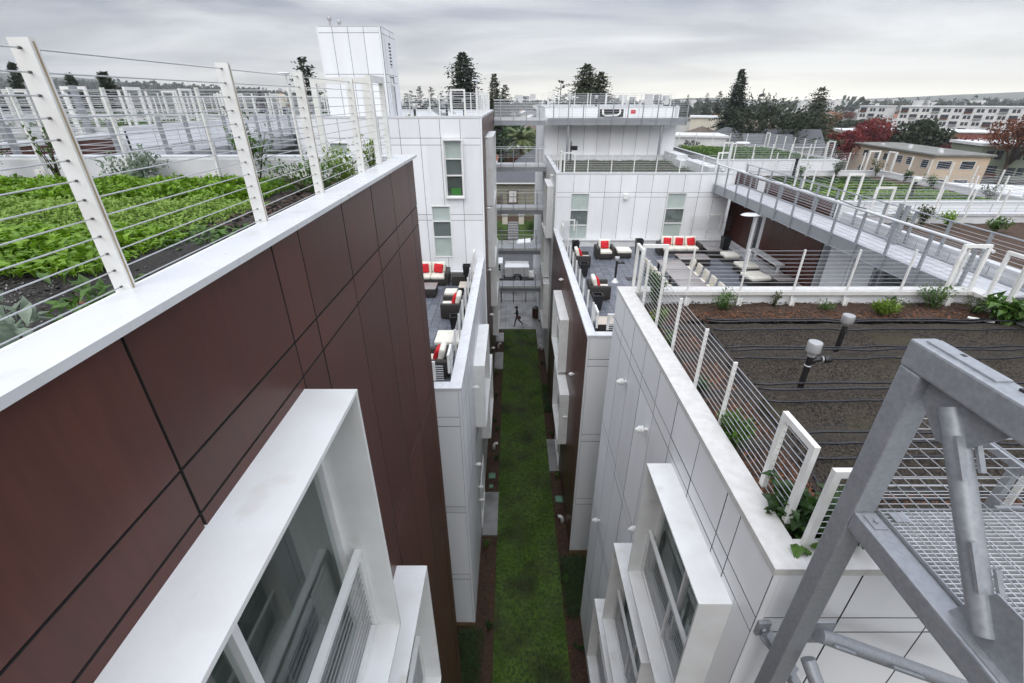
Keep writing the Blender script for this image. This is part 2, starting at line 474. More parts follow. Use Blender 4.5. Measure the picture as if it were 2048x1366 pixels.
def at(u, y, z=None, v=None):
    """world x for photo column u (2048 wide) at depth y and height z"""
    d = y * math.cos(PITCH) + (CAM_Z - z) * math.sin(PITCH)
    return (u - 1024) / 917.0 * d


def topz(v, y):
    cy = (683 - v) / 917.0; c, s = math.cos(PITCH), math.sin(PITCH)
    return CAM_Z + y * (-s + cy * c) / (c + cy * s)


# ------------------------------------------------------------------ facades


def sub_rects(r, holes):
    rs = [r]
    for h in holes:
        out = []
        for a in rs:
            x0, x1 = max(a[0], h[0]), min(a[1], h[1]); y0, y1 = max(a[2], h[2]), min(a[3], h[3])
            if x0 >= x1 - 1e-6 or y0 >= y1 - 1e-6: out.append(a); continue
            if a[0] < x0: out.append((a[0], x0, a[2], a[3]))
            if x1 < a[1]: out.append((x1, a[1], a[2], a[3]))
            if a[2] < y0: out.append((x0, x1, a[2], y0))
            if y1 < a[3]: out.append((x0, x1, y1, a[3]))
        rs = out
    return rs


def facade(b, face, at_, us, vs, material, holes=(), thick=0.07, gap=0.016, name='panel'):
    """cladding panels one by one: face 'x+','x-','y-'; at_ = outer plane; us across, vs heights"""
    sgn = 1 if face[1] == '+' else -1
    for i in range(len(us) - 1):
        for j in range(len(vs) - 1):
            cell = (us[i] + gap / 2, us[i + 1] - gap / 2, vs[j] + gap / 2, vs[j + 1] - gap / 2)
            for (u0, u1, v0, v1) in sub_rects(cell, holes):
                if u1 - u0 < 0.01 or v1 - v0 < 0.01: continue
                jit = rnd.uniform(-0.0015, 0.0015)
                a0, a1 = at_ - sgn * thick, at_ + jit
                if face[0] == 'x': box(name, (min(a0, a1), u0, v0), (max(a0, a1), u1, v1), material, b, b['o'], 0)
                else: box(name, (u0, min(a0, a1), v0), (u1, max(a0, a1), v1), material, b, b['o'], 1)


def fbox(b, face, at_, name, u0, u1, v0, v1, d0, d1, material, parent=None):
    """box on a facade: u across, v height, d = distance out of the facade plane"""
    sgn = 1 if face[1] == '+' else -1
    a0, a1 = sorted((at_ + sgn * d0, at_ + sgn * d1))
    o = b['o']
    if face[0] == 'x': return box(name, (a0, u0, v0), (a1, u1, v1), material, parent or b, o)
    return box(name, (u0, a0, v0), (u1, a1, v1), material, parent or b, o)


def window(b, face, at_, u0, u1, v0, v1, panes, fw=0.045, proud=0.03, sill=False, backs=None, vertical=False):
    """window part: frame pieces, a blind or dark room behind each pane, glass in front"""
    w = fbox(b, face, at_, 'window', u0, u1, v0, v1, -0.069, -0.060, 'room_dark')
    for a, c, d, e in ((u0, u0 + fw, v0, v1), (u1 - fw, u1, v0, v1), (u0 + fw, u1 - fw, v0, v0 + fw), (u0 + fw, u1 - fw, v1 - fw, v1)):
        fbox(b, face, at_, 'frame', a, c, d, e, -0.06, proud, 'frame_white', w)
    n = len(panes)
    tot = sum(panes); pos = (u0 if vertical else v0) + fw
    span = ((u1 - u0) if vertical else (v1 - v0)) - 2 * fw
    for i, p in enumerate(panes):
        s = span * p / tot
        a0, a1 = pos, pos + s
        if i < n - 1: a1 -= fw * 0.6
        if i > 0: a0 += fw * 0.6
        r = (a0, a1, v0 + fw, v1 - fw) if vertical else (u0 + fw, u1 - fw, a0, a1)
        bk = (backs[i] if backs else 'room_dark')
        if bk != 'room_dark':
            fbox(b, face, at_, 'blind', r[0], r[1], r[2] + 0.01, r[3], -0.056, -0.050, bk, w)
        fbox(b, face, at_, 'pane', r[0] - 0.004, r[1] + 0.004, r[2] - 0.004, r[3] + 0.004, -0.030, -0.024, 'glass', w)
        if i < n - 1:
            m0, m1 = a1, a1 + fw * 1.2
            r = (m0, m1, v0 + fw, v1 - fw) if vertical else (u0 + fw, u1 - fw, m0, m1)
            fbox(b, face, at_, 'mullion', *r, -0.06, proud - 0.004, 'frame_white', w)
        pos += s
    return w


def bay(b, face, at_, u0, u1, v0, v1, depth=0.37, guard=True, rods=12, t=0.03, material='bay_metal', near_detail=True):
    """projecting metal surround with a recessed window and a guard rail of rods"""
    m = material
    top = fbox(b, face, at_, 'bay_window', u0, u1, v1 - t, v1, -0.05, depth, m)
    fbox(b, face, at_, 'side_panel', u0, u0 + t, v0, v1 - t, -0.05, depth - 0.002, m, top)
    fbox(b, face, at_, 'side_panel', u1 - t, u1, v0, v1 - t, -0.05, depth - 0.002, m, top)
    fbox(b, face, at_, 'bottom_panel', u0 + t, u1 - t, v0, v0 + t, -0.05, depth - 0.002, m, top)
    # glazing
    fw = 0.05
    a, c, d, e = u0 + t, u1 - t, v0 + t, v1 - t
    fbox(b, face, at_, 'room', a, c, d, e, -0.069, -0.064, 'room_dark', top)
    for q in ((a, a + fw, d, e), (c - fw, c, d, e), (a + fw, c - fw, d, d + fw), (a + fw, c - fw, e - fw, e)):
        fbox(b, face, at_, 'frame', *q, -0.06, 0.03, 'frame_white', top)
    mid = (a + c) / 2 - 0.1
    fbox(b, face, at_, 'mullion', mid - fw / 2, mid + fw / 2, d + fw, e - fw, -0.06, 0.028, 'frame_white', top)
    if near_detail:
        fbox(b, face, at_, 'blind', a + fw, mid - fw / 2, d + fw, e - fw, -0.060, -0.055, 'curtain_light', top)
        fbox(b, face, at_, 'blind', mid + fw / 2, c - fw, d + fw, e - fw, -0.060, -0.055, 'curtain', top)
    fbox(b, face, at_, 'pane', a + fw - 0.003, mid - fw / 2 + 0.003, d + fw - 0.003, e - fw + 0.003, -0.02, -0.014, 'glass', top)
    fbox(b, face, at_, 'pane', mid + fw / 2 - 0.003, c - fw + 0.003, d + fw - 0.003, e - fw + 0.003, -0.02, -0.014, 'glass', top)
    if guard:
        g0, g1, h = 0.10, 0.15, 1.06
        z0, z1 = d + 0.10, d + h
        fbox(b, face, at_, 'guard_rail', a + 0.004, c - 0.004, z1 - 0.05, z1, g0, g1 + 0.01, m, top)
        fbox(b, face, at_, 'guard_rail', a + 0.06, c - 0.06, z0 - 0.05, z0, g0, g1, m, top)
        fbox(b, face, at_, 'guard_post', a + 0.004, a + 0.055, z0 - 0.05, z1 - 0.05, g0, g1, m, top)
        fbox(b, face, at_, 'guard_post', c - 0.055, c - 0.004, z0 - 0.05, z1 - 0.05, g0, g1, m, top)
        fbox(b, face, at_, 'guard_post', mid - 0.025, mid + 0.025, z0, z1 - 0.05, g0 + 0.004, g1 - 0.004, m, top)
        for i in range(rods):
            zz = z0 + (z1 - 0.06 - z0) * (i + 0.6) / rods
            fbox(b, face, at_, 'guard_cable', a + 0.055, c - 0.055, zz - 0.004, zz + 0.004, 0.121, 0.129, 'cable', top)
    return top


def building(label, x0, x1, y0, y1, ztop, zroof, fac, coping=(0.33, 0.02), copmat='white_metal', pw=0.22, skip=(), name='apartment_building', plinth=True, roofmat='membrane', low={}, ft=0.085):
    """fac: dict face -> material name for a 7 cm skin. Returns the building's Empty"""
    b = thing(name, label, 'building', ((x0 + x1) / 2, (y0 + y1) / 2, 0))
    b['o'] = ((x0 + x1) / 2, (y0 + y1) / 2, 0.0)
    o = b['o']; k = 0.07
    cx0, cx1 = x0 + (k if 'x-' in fac else 0), x1 - (k if 'x+' in fac else 0)
    cy0 = y0 + (k if 'y-' in fac else 0)
    zf = ztop - ft
    box('wall', (cx0, cy0, 0), (cx1, y1, zroof - 0.04), 'core', b, o)
    box('roof', (cx0 + pw, cy0 + pw, zroof - 0.039), (cx1 - pw, y1 - pw, zroof - 0.005), roofmat, b, o)
    # parapet ring, butted
    pz = zroof - 0.04
    zx, zy = low.get('x+', ztop) - ft, low.get('y+', ztop) - ft
    box('parapet', (cx0, cy0, pz), (cx0 + pw, y1, zf), 'parapet_white', b, o)
    box('parapet', (cx1 - pw, cy0, pz), (cx1, y1, zx), 'parapet_white', b, o)
    box('parapet', (cx0 + pw, cy0, pz), (cx1 - pw, cy0 + pw, zf), 'parapet_white', b, o)
    box('parapet', (cx0 + pw, y1 - pw, pz), (cx1 - pw, y1, zy), 'parapet_white', b, o)
    cw, ov = coping; zc = zf
    X0, X1, Y0, Y1 = x0 - ov, x1 + ov, y0 - ov, y1 + ov
    for (a, c, d, e, zf) in ((X0, X0 + cw, Y0, Y1, zf), (X1 - cw, X1, Y0, Y1, zx), (X0 + cw, X1 - cw, Y0, Y0 + cw, zf), (X0 + cw, X1 - cw, Y1 - cw, Y1, zy)):
        long_y = (e - d) > (c - a)
        L = (e - d) if long_y else (c - a)
        n = max(1, round(L / 3.0)); s0 = d if long_y else a
        for i in range(n):
            p, q = s0 + L * i / n + 0.002, s0 + L * (i + 1) / n - 0.002
            if long_y: box('coping', (a, p, zf), (c, q, zf + ft), copmat, b, o)
            else: box('coping', (p, d, zf), (q, e, zf + ft), copmat, b, o)
    if 'y-' in fac:                       # folded corner flashing over the cut panel edges
        if 'x+' in fac: box('corner_trim', (x1 - 0.072, y0 - 0.006, 0.3), (x1 - 0.004, y0 + 0.004, zc), 'white_panel', b, o)
        if 'x-' in fac: box('corner_trim', (x0 + 0.004, y0 - 0.006, 0.3), (x0 + 0.072, y0 + 0.004, zc), 'white_panel', b, o)
    if plinth:
        box('plinth', (x0 + 0.03, y0 + 0.03, 0.0), (x1 - 0.03, y1 + 0.01, 0.285), 'tan_board', b, o)
    return b


def rng(a, b, step):
    n = max(1, round((b - a) / step)); return [a + (b - a) * i / n for i in range(n + 1)]


BAND = [0.30, 2.65, 2.90, 5.70, 5.95, 8.75, 9.0, 11.8, 12.05, 14.84, 15.1, 18]


def levels(top):
    return [z for z in BAND if z < top - 0.15] + [top]


def wall_light(b, face, at_, u, v):
    """small white conical vent lamp on a wall, part of the building"""
    sgn = 1 if face[1] == '+' else -1
    rot = {'x+': (0, R(90), 0), 'x-': (0, R(-90), 0), 'y-': (R(90), 0, 0)}[face]
    p = [at_, u, v] if face[0] == 'x' else [u, at_, v]
    o = b['o']
    lathe('wall_lamp', [(0.030, -0.01), (0.030, 0.04), (0.055, 0.05), (0.075, 0.075), (0.055, 0.10), (0.075, 0.12), (0.045, 0.17), (0.012, 0.21)], 'pvc', b, 12,
          [p[i] - o[i] for i in range(3)], rot)


# ------------------------------------------------------------------ railings


def railing(label, p0, p1, z, h, posts, cables=11, pw=0.075, pt=0.022, down=0.0, material='post_white', frames=(), brackets=False, top_rail=False,
            group=None, cr=0.0042, n=6, fit=False, z_of=None, fh=None):
    """cable railing from p0 to p1 (x,y); posts = list of distances from p0"""
    a, c = Vector((*p0, 0)), Vector((*p1, 0)); d = (c - a); L = d.length; d.normalize(); nrm = Vector((-d.y, d.x, 0))
    t = thing('cable_railing', label, 'railing', (p0[0], p0[1], z), math.atan2(d.y, d.x), group)
    # local: x along, y across
    for s in posts:
        p = box('post', (s - pt / 2, -pw / 2, -down), (s + pt / 2, pw / 2, h), material, t)
        if fit:
            box('seam', (s - 0.004, -pw / 2 - 0.0015, -down + 0.01), (s + 0.004, pw / 2 + 0.0015, h - 0.01), 'seam_tan', p)  # thin tan strip up the middle of the post's narrow sides
            for i in range(cables):
                zz = h - 0.03 - (h - 0.05) * i / (cables - 1)
                rod('cable_fitting', (s - pt / 2 - 0.012, 0, zz), (s + pt / 2 + 0.012, 0, zz), 0.0046, 'fitting', p, 6)
        if brackets:
            side = brackets
            y0, y1 = sorted((side * pw * 0.5, side * (pw * 0.5 + 0.07)))
            bx = box('bracket', (s - 0.055, y0 - 0.004, -down + 0.02), (s + 0.055, y0 + 0.006, -0.13), material, p)
            for i in range(4):
                zz = -down + 0.05 + i * (down - 0.2) / 3.2
                rod('bolt', (s + 0.02, y0 - 0.010, zz), (s + 0.02, y0 - 0.004, zz), 0.008, 'fitting', p, 6)
    s0, s1 = min(posts + [0]), max(posts + [L])
    for i in range(cables):
        zz = h - 0.03 - (h - 0.05) * i / (cables - 1)
        rod('cable', (s0, 0, zz), (s1, 0, zz), cr, 'cable', t, n)
    if top_rail:
        rod('top_rail', (s0, 0, h + 0.012), (s1, 0, h + 0.012), 0.022, material, t, 8)
    for (s, w) in frames:
        uframe(t, s, w, fh or (h + 0.09), 'x')
    return t


def uframe(t, s, w, h, axis='x', y=0.0, th=0.07, dp=0.055, material='post_white', z0=0.0):
    """white inverted-U end frame, one mesh"""
    out = [(s, z0), (s, h), (s + w, h), (s + w, z0), (s + w - th, z0), (s + w - th, h - th), (s + th, h - th), (s + th, z0)]
    ax = 1 if axis == 'x' else 0
    return prism('end_frame', out, ax, y - dp / 2, y + dp / 2, material, t)


# ------------------------------------------------------------------ leaves and plants


def leaf_faces(vs, fs, p, d, up_, L, W, bend=0.25, fold=0.25):
    """one leaf: folded, bent blade of four quads/tris"""
    d = d.normalized(); s = d.cross(up_)
    if s.length < 1e-4: s = Vector((1, 0, 0))
    s.normalize(); nn = s.cross(d).normalized()
    i = len(vs)
    m = p + d * L * 0.5 + nn * L * bend * 0.35
    t = p + d * L - nn * L * bend * 0.25
    vs += [p, m + s * W * 0.5 + nn * W * fold, m, m - s * W * 0.5 + nn * W * fold, t]
    fs += [(i, i + 1, i + 2), (i, i + 2, i + 3), (i + 1, i + 4, i + 2), (i + 2, i + 4, i + 3)]


def quad_leaf(vs, fs, p, d, s, L, W):
    i = len(vs)
    vs += [p - s * W * 0.3, p + d * L * 0.5 - s * W * 0.5, p + d * L, p + d * L * 0.5 + s * W * 0.5]
    fs += [(i, i + 1, i + 2, i + 3)]


def rvec(r=rnd):
    while True:
        v = Vector((r.uniform(-1, 1), r.uniform(-1, 1), r.uniform(-1, 1)))
        if 0.05 < v.length < 1: return v.normalized()


def shrub(label, loc, h, w, n, leaf, material, cat='shrub', name='shrub', upright=0.5, stems=6, seed=1, group=None, bare=0.15, leaf_w=0.45):
    r = random.Random(seed)
    t = thing(name, label, cat, loc, 0, group)
    vs, fs = [], []
    tips = []
    for k in range(stems):
        a = r.uniform(0, 6.28); q = r.uniform(0.15, 1) * w * 0.5
        tip = Vector((math.cos(a) * q, math.sin(a) * q, h * r.uniform(0.7, 1.0)))
        base = Vector((r.uniform(-0.03, 0.03), r.uniform(-0.03, 0.03), -0.02))
        mid = base.lerp(tip, 0.5) + Vector((0, 0, h * 0.08))
        tube('stem', [base, mid, tip], 0.008 + 0.004 * h, 'bark', t, 5, taper=0.3)
        for j in range(n // stems):
            f = bare + (1 - bare) * r.random() ** 0.8
            p = (base.lerp(mid, f * 2) if f < 0.5 else mid.lerp(tip, f * 2 - 1)) + rvec(r) * w * 0.13 * (0.4 + f)
            if p.z < 0.01: p.z = 0.01 + r.random() * 0.05
            dr = (rvec(r) + Vector((0, 0, upright)) + Vector((math.cos(a), math.sin(a), 0)) * 0.5)
            L = leaf * r.uniform(0.6, 1.25)
            leaf_faces(vs, fs, p, dr, Vector((0, 0, 1)), L, L * leaf_w)
    mesh('foliage', vs, fs, material, t, kind='stuff')
    return t


def crop_row(label, x0, x1, y0, y1, z, per_m2, leaf, h, material, seed, lw=0.5, upright=1.2, rowmask=None, zf=None):
    r = random.Random(seed); vs, fs = [], []
    n = int((x1 - x0) * (y1 - y0) * per_m2)
    for k in range(n):
        x, y = r.uniform(x0, x1), r.uniform(y0, y1)
        e = min(1, (x1 - x) / 0.25 + 0.25) if rowmask is None else 1
        if rowmask and not rowmask(x, y, r): continue
        edge = 1 - abs((y - (y0 + y1) / 2) / ((y1 - y0) / 2)) ** 3 * 0.7
        cl = 0.75 + 0.35 * math.sin(x * 7.1 + 2 * math.sin(y * 6)) * math.sin(y * 8.3 + x * 2.2)
        zz = z + h * r.random() ** 0.7 * edge * e * cl * 0.75
        a = r.uniform(0, 6.28)
        d = Vector((math.cos(a), math.sin(a), upright * r.uniform(0.3, 1.3)))
        L = leaf * r.uniform(0.6, 1.25) * (0.5 + 0.5 * e)
        leaf_faces(vs, fs, Vector((x, y, zz)), d, Vector((0, 0, 1)), L, L * lw * r.uniform(0.8, 1.2), bend=0.5)
    o = mesh('crop_row', vs, fs, material, None, kind='stuff')
    return tag(o, label, 'crop')


def bed(name, x0, x1, y0, y1, z, material, amp=0.03, ridge=None, step=0.12, seed=0):
    """soil sheet with real relief"""
    from mathutils import noise
    nx, ny = max(2, int((x1 - x0) / step)), max(2, int((y1 - y0) / step))
    vs = []
    for j in range(ny + 1):
        for i in range(nx + 1):
            x, y = x0 + (x1 - x0) * i / nx, y0 + (y1 - y0) * j / ny
            h = noise.fractal(Vector((x * 2.2, y * 2.2, seed)), 0.9, 2.1, 4) * amp
            if ridge: h += ridge(x, y)
            vs.append((x, y, z + h))
    fs = [(j * (nx + 1) + i, j * (nx + 1) + i + 1, (j + 1) * (nx + 1) + i + 1, (j + 1) * (nx + 1) + i) for j in range(ny) for i in range(nx)]
    return structure(mesh(name, vs, fs, material, None, smooth=True))


def chips(label, regions, n, material, size, seed, z, name='wood_chips', zf=None):
    r = random.Random(seed); vs, fs = [], []
    tot = sum((b - a) * (d - c) for a, b, c, d in regions)
    for (a, b, c, d) in regions:
        for k in range(int(n * (b - a) * (d - c) / tot)):
            p = Vector((r.uniform(a, b), r.uniform(c, d), 0))
            p.z = z + (zf(p.x, p.y) if zf else 0) + r.uniform(0.0, 0.02)
            an = r.uniform(0, 6.28); dd = Vector((math.cos(an), math.sin(an), r.uniform(-0.4, 0.4))).normalized()
            s = dd.cross(Vector((r.uniform(-.5, .5), r.uniform(-.5, .5), 1))).normalized()
            L = size * r.uniform(0.4, 1.3); W = L * r.uniform(0.2, 0.5)
            i = len(vs); vs += [p, p + dd * L, p + dd * L + s * W, p + s * W]; fs.append((i, i + 1, i + 2, i + 3))
    o = mesh(name, vs, fs, material, None, kind='stuff')
    return tag(o, label, 'wood chips')

# ================================================================== SETTING
structure(mesh('ground', [(-9000, -60, -0.02), (9000, -60, -0.02), (9000, 2690, -0.02), (-9000, 2690, -0.02)], [(0, 1, 2, 3)], 'ground'))
structure(mesh('bay', [(-4000, 1900, 0.6), (6000, 1900, 0.6), (6000, 2685, 0.6), (-4000, 2685, 0.6)], [(0, 1, 2, 3)], 'bay_water'))
# alley
from mathutils import noise as mnoise
alley = bed('planting_strip', -2.2, 3.2, -2.0, 33.1, 0.03, 'mulch', 0.03, None, 0.25, 3)
lawn = bed('lawn', -0.63, 1.88, 3.0, 33.15, 0.085, 'lawn', 0.012, None, 0.12, 5)
# pavement at the end of the alley, concrete slabs one by one
pav = structure(box('pavement', (-3.5, 33.2, -0.018), (5, 42.5, 0.03), 'core'))
for i, x in enumerate((-3.4, -1.9, -0.55, 0.95, 2.35, 3.7)):
    for y in rng(33.2, 42.4, 1.55)[:-1]:
        w = (-3.4, -1.9, -0.55, 0.95, 2.35, 3.7, 5.0)[i + 1] - x
        box('slab', (x + 0.008, y + 0.008, 0.031), (x + w - 0.008, y + 1.53 - 0.008, 0.07 + rnd.uniform(-0.002, 0.002)), 'concrete', pav)
structure(box('alley_edge', (-0.70, 33.14, 0.0), (2.0, 33.2, 0.11), 'kerb'))
structure(box('kerb', (-60, 42.6, 0.0), (60, 42.85, 0.13), 'kerb'))
structure(mesh('road', [(-300, 42.85, 0.01), (300, 42.85, 0.01), (300, 56.8, 0.01), (-300, 56.8, 0.01)], [(0, 1, 2, 3)], 'asphalt'))
structure(box('kerb', (-60, 56.8, 0.0), (60, 57.05, 0.13), 'kerb'))
structure(box('pavement', (-60, 57.05, 0.0), (60, 59.4, 0.12), 'concrete'))
# grass blades
r = random.Random(11); vs, fs = [], []
for k in range(75000):
    y = 3.2 + (33.0 - 3.2) * r.random() ** 1.5
    x = r.uniform(-0.62, 1.87)
    dens = mnoise.fractal(Vector((x * 0.9, y * 0.55, 2.0)), 1.0, 2.0, 4)
    if dens < -0.12 + r.uniform(-0.25, 0.25): continue
    a = r.uniform(0, 6.28); h = r.uniform(0.025, 0.07) * (1.15 + dens); w = r.uniform(0.006, 0.012)
    p = Vector((x, y, 0.07)); lean = Vector((math.cos(a), math.sin(a), 0)) * h * r.uniform(0.2, 0.8); s = Vector((-math.sin(a), math.cos(a), 0)) * w
    i = len(vs); vs += [p - s, p + s, p + lean + Vector((0, 0, h))]; fs.append((i, i + 1, i + 2))
tag(mesh('grass', vs, fs, 'grass', None, kind='stuff'), 'short patchy green grass on the alley lawn', 'grass')
# concrete door pads along the alley
for k, (x0, x1, y0, y1, lab) in enumerate(((-1.3, -0.63, 31.0, 32.5, 'wet grey door slab at left beside the far lawn end'), (-1.35, -0.63, 27.0, 29.3, 'pale door slab at left, second from the pavement'),
                                           (-1.27, -0.63, 13.4, 15.8, 'long concrete door slab at left under the white terrace wall'), (1.88, 2.45, 17.2, 19.6, 'concrete door slab at right beside the brown terrace wall'),
                                           (1.93, 2.65, 29.9, 33.1, 'concrete door slab at right beside the far lawn end'))):
    o = box('concrete_pad', (x0, y0, 0.0), (x1, y1, 0.115), 'concrete'); tag(o, lab, 'slab', 'door slabs along the lawn')

# ================================================================== BUILDINGS
# ---- near left, brown
L1 = building('dark brown panelled block with vegetable roof filling the left foreground', -8.5, -1.41, -6.0, 6.97, 15.8, 15.3, {'x+': 1}, (0.245, 0.05), ft=0.034)
bays = [(0.30, 2.60, 12.10, 14.76), (1.40, 3.68, 8.95, 11.45), (0.30, 2.6, 5.9, 8.4), (1.4, 3.68, 2.9, 5.3)]
facade(L1, 'x+', -1.41, [-6.0, -4.6, -3.1, -1.6, -0.2, 1.47, 2.63, 3.0, 3.87, 4.75, 5.6, 6.55, 6.97], levels(15.764), 'brown_panel', holes=bays, gap=0.016)
for i, q in enumerate(bays): bay(L1, 'x+', -1.41, *q, depth=0.36 if i % 2 == 0 else 0.37)
# ---- near right, white
R1 = building('white panelled block with bare soil roof garden in the right foreground', 2.42, 10.6, 2.74, 9.88, 12.7, 12.15, {'x-': 1, 'y-': 1}, (0.33, 0.012), 'stone_coping')
bays = [(3.10, 5.30, 9.08, 11.60), (4.05, 6.28, 6.05, 8.58), (4.9, 7.1, 3.0, 5.5)]
facade(R1, 'x-', 2.42, [2.74, 3.42, 3.75, 4.62, 5.5, 6.37, 7.25, 8.12, 9.0, 9.88], [0.3, 2.65, 2.9, 5.7, 5.95, 8.65, 8.9, 11.71, 11.95, 12.615], 'white_panel', holes=bays)
for q in bays: bay(R1, 'x-', 2.42, *q)
facade(R1, 'y-', 2.74, [2.49] + rng(3.25, 10.6, 0.87), [0.3, 2.65, 2.9, 5.7, 5.95, 8.65, 8.9, 11.71, 11.95, 12.615], 'white_panel')
for y, z in ((6.55, 11.25), (6.05, 9.25), (8.9, 6.2), (8.2, 11.2)): wall_light(R1, 'x-', 2.42, y, z)
# ---- left terrace block
TL = building('white three storey block with lounge terrace, left of the lawn', -8.5, -1.28, 9.6, 20.2, 10.1, 9.15, {'x+': 1, 'y-': 1}, (0.31, 0.012), roofmat='core', low={'y+': 9.55})
bays = [(13.1, 16.3, 6.1, 8.65), (15.6, 18.6, 3.5, 6.0)]
tlv = [0.3, 2.65, 2.9, 5.7, 5.95, 8.9, 9.2, 10.015]
facade(TL, 'x+', -1.28, rng(9.6, 20.2, 0.88), tlv, 'white_panel', holes=bays + [(13.6, 15.6, 0.3, 2.6)])
for q in bays: bay(TL, 'x+', -1.28, *q, rods=8)
window(TL, 'x+', -1.28, 13.6, 15.6, 0.3, 2.6, (1, 1), vertical=True)
facade(TL, 'y-', 9.6, [-8.5, -6, -4, -2.3, -1.35], tlv, 'white_panel')
for y, z in ((12.5, 8.2), (12.4, 5.0), (13.0, 2.6), (12.9, 3.4)): wall_light(TL, 'x+', -1.28, y, z)
# ---- far left tall block
FL = building('tall white block with brown alley side and railed roof, behind left terrace', -8.6, -1.20, 20.25, 33.1, 15.9, 15.25, {'x+': 1, 'y-': 1}, (0.24, 0.012))
wins = [(-2.78, -2.05, 12.80, 15.02, (1.25, 1, 1)), (-3.5, -2.66, 10.13, 12.43, (1.2, 0.95, 0.85)), (-7.45, -6.7, 12.9, 14.95, (1, 1, 1))]
facade(FL, 'y-', 20.25, rng(-8.6, -1.27, 0.82), levels(15.815), 'white_panel', holes=[w[:4] for w in wins])
window(FL, 'y-', 20.25, *wins[0], backs=('room_dark', 'screen', 'blind'))
window(FL, 'y-', 20.25, *wins[1], backs=('blind', 'screen', 'blind'))
window(FL, 'y-', 20.25, *wins[2], backs=('blind', 'blind', 'blind'))
w0 = wins[0]
for a, c, d, e in ((w0[0] - 0.05, w0[0], w0[2] - 0.05, w0[3] + 0.05), (w0[1], w0[1] + 0.05, w0[2] - 0.05, w0[3] + 0.05), (w0[0], w0[1], w0[3], w0[3] + 0.05), (w0[0], w0[1], w0[2] - 0.05, w0[2])):
    fbox(FL, 'y-', 20.25, 'surround', a, c, d, e, 0.0, 0.16, 'frame_white')
fbox(FL, 'y-', 20.25, 'poster', -2.58, -2.18, 12.87, 13.15, -0.049, -0.046, 'green_soap')
bays = [(22.6, 26.6, 11.95, 15.0), (22.6, 26.4, 8.85, 11.9), (24.4, 28.3, 5.9, 8.8), (26.0, 29.8, 3.2, 5.75)]
facade(FL, 'x+', -1.20, rng(20.25, 33.1, 0.9), levels(15.815), 'brown_panel', holes=bays)
for q in bays: bay(FL, 'x+', -1.20, *q, depth=0.34, guard=False, near_detail=False)
for y, z in ((21.9, 15.0), (21.8, 12.0), (21.8, 9.0), (22.6, 6.2), (23.6, 3.6)): wall_light(FL, 'x+', -1.20, y, z)
# elevator tower on it
TW = thing('elevator_tower', 'white panelled elevator tower rising above the left roof', 'tower', (-6.83, 24.3, 15.25)); TW['o'] = (-6.83, 24.3, 15.25)
box('wall', (-8.10, 23.07, 15.25), (-5.56, 25.6, 19.1), 'core', TW, TW['o'])
facade(TW, 'y-', 23.0, rng(-8.17, -5.56, 0.66), [15.26, 17.15, 17.45, 18.95, 19.17], 'white_panel')
facade(TW, 'x+', -5.49, [23.07, 23.5, 24.6, 25.6], [15.26, 17.15, 17.45, 18.95, 19.17], 'white_panel', holes=[(23.75, 24.55, 15.26, 17.4), (24.15, 24.5, 17.75, 18.7)])
facade(TW, 'x-', -8.17, [23.07, 24.3, 25.6], [15.26, 17.15, 17.45, 18.95, 19.17], 'white_panel')
box('corner_trim', (-5.562, 22.994, 15.26), (-5.494, 23.004, 19.17), 'white_panel', TW, TW['o']); box('corner_trim', (-8.166, 22.994, 15.26), (-8.172 + 0.074, 23.004, 19.17), 'white_panel', TW, TW['o'])
box('roof', (-8.17, 23.0, 19.172), (-5.49, 25.6, 19.2), 'white_metal', TW, TW['o'])
fbox(TW, 'x+', -5.49, 'door', 23.77, 24.53, 15.27, 17.36, -0.05, -0.02, 'white_metal')
fbox(TW, 'x+', -5.49, 'door_lamp', 23.9, 24.4, 17.02, 17.12, 0.0, 0.12, 'frame_white')
lv = fbox(TW, 'x+', -5.49, 'louvre_window', 24.15, 24.5, 17.75, 18.7, -0.068, -0.05, 'core')
for i in range(7): fbox(TW, 'x+', -5.49, 'louvre', 24.16, 24.49, 17.78 + i * 0.13, 17.84 + i * 0.13, -0.05, 0.01, 'frame_white', lv)
for x, y, h in ((-7.75, 23.6, 0.26), (-7.45, 23.9, 0.18)):
    p = rod('vent_pipe', (x, y, 19.2), (x, y, 19.2 + h), 0.05, 'cap_grey', TW, 16, TW['o'])
    rod('vent_cap', (x, y, 19.2 + h), (x, y, 19.32 + h), 0.085, 'cap_grey', p, 16, TW['o'])
# ---- far right block, lower part with planted roof, upper part behind
FR = building('white block with planted roof bed behind the right lounge terrace', 2.35, 11.75, 25.6, 34.45, 13.05, 12.6, {'x-': 1, 'y-': 1}, (0.24, 0.012))
wins = [(3.18, 4.2, 9.50, 12.02, (0.9, 1, 1.05)), (8.40, 9.46, 9.52, 12.04, (1.05, 1, 1.0))]
facade(FR, 'y-', 25.6, [2.42] + rng(3.30, 11.75, 0.845), levels(12.965), 'white_panel', holes=[w[:4] for w in wins])
window(FR, 'y-', 25.6, *wins[0], backs=('blind', 'screen', 'blind'))
window(FR, 'y-', 25.6, *wins[1], backs=('blind', 'screen', 'blind'))
lb = fbox(FR, 'y-', 25.6, 'wall_lamp', 6.02, 6.24, 11.72, 11.98, 0.0, 0.18, 'frame_white')
bays = [(26.9, 29.7, 9.2, 12.15), (28.2, 31.2, 6.3, 9.1), (27.2, 30.1, 3.1, 6.2)]
facade(FR, 'x-', 2.35, rng(25.6, 34.45, 0.9), levels(12.965), 'white_panel', holes=bays)
for q in bays: bay(FR, 'x-', 2.35, *q, depth=0.36, guard=False, near_detail=False)
for y, z in ((27.2, 12.7),): wall_light(FR, 'x-', 2.35, y, z)
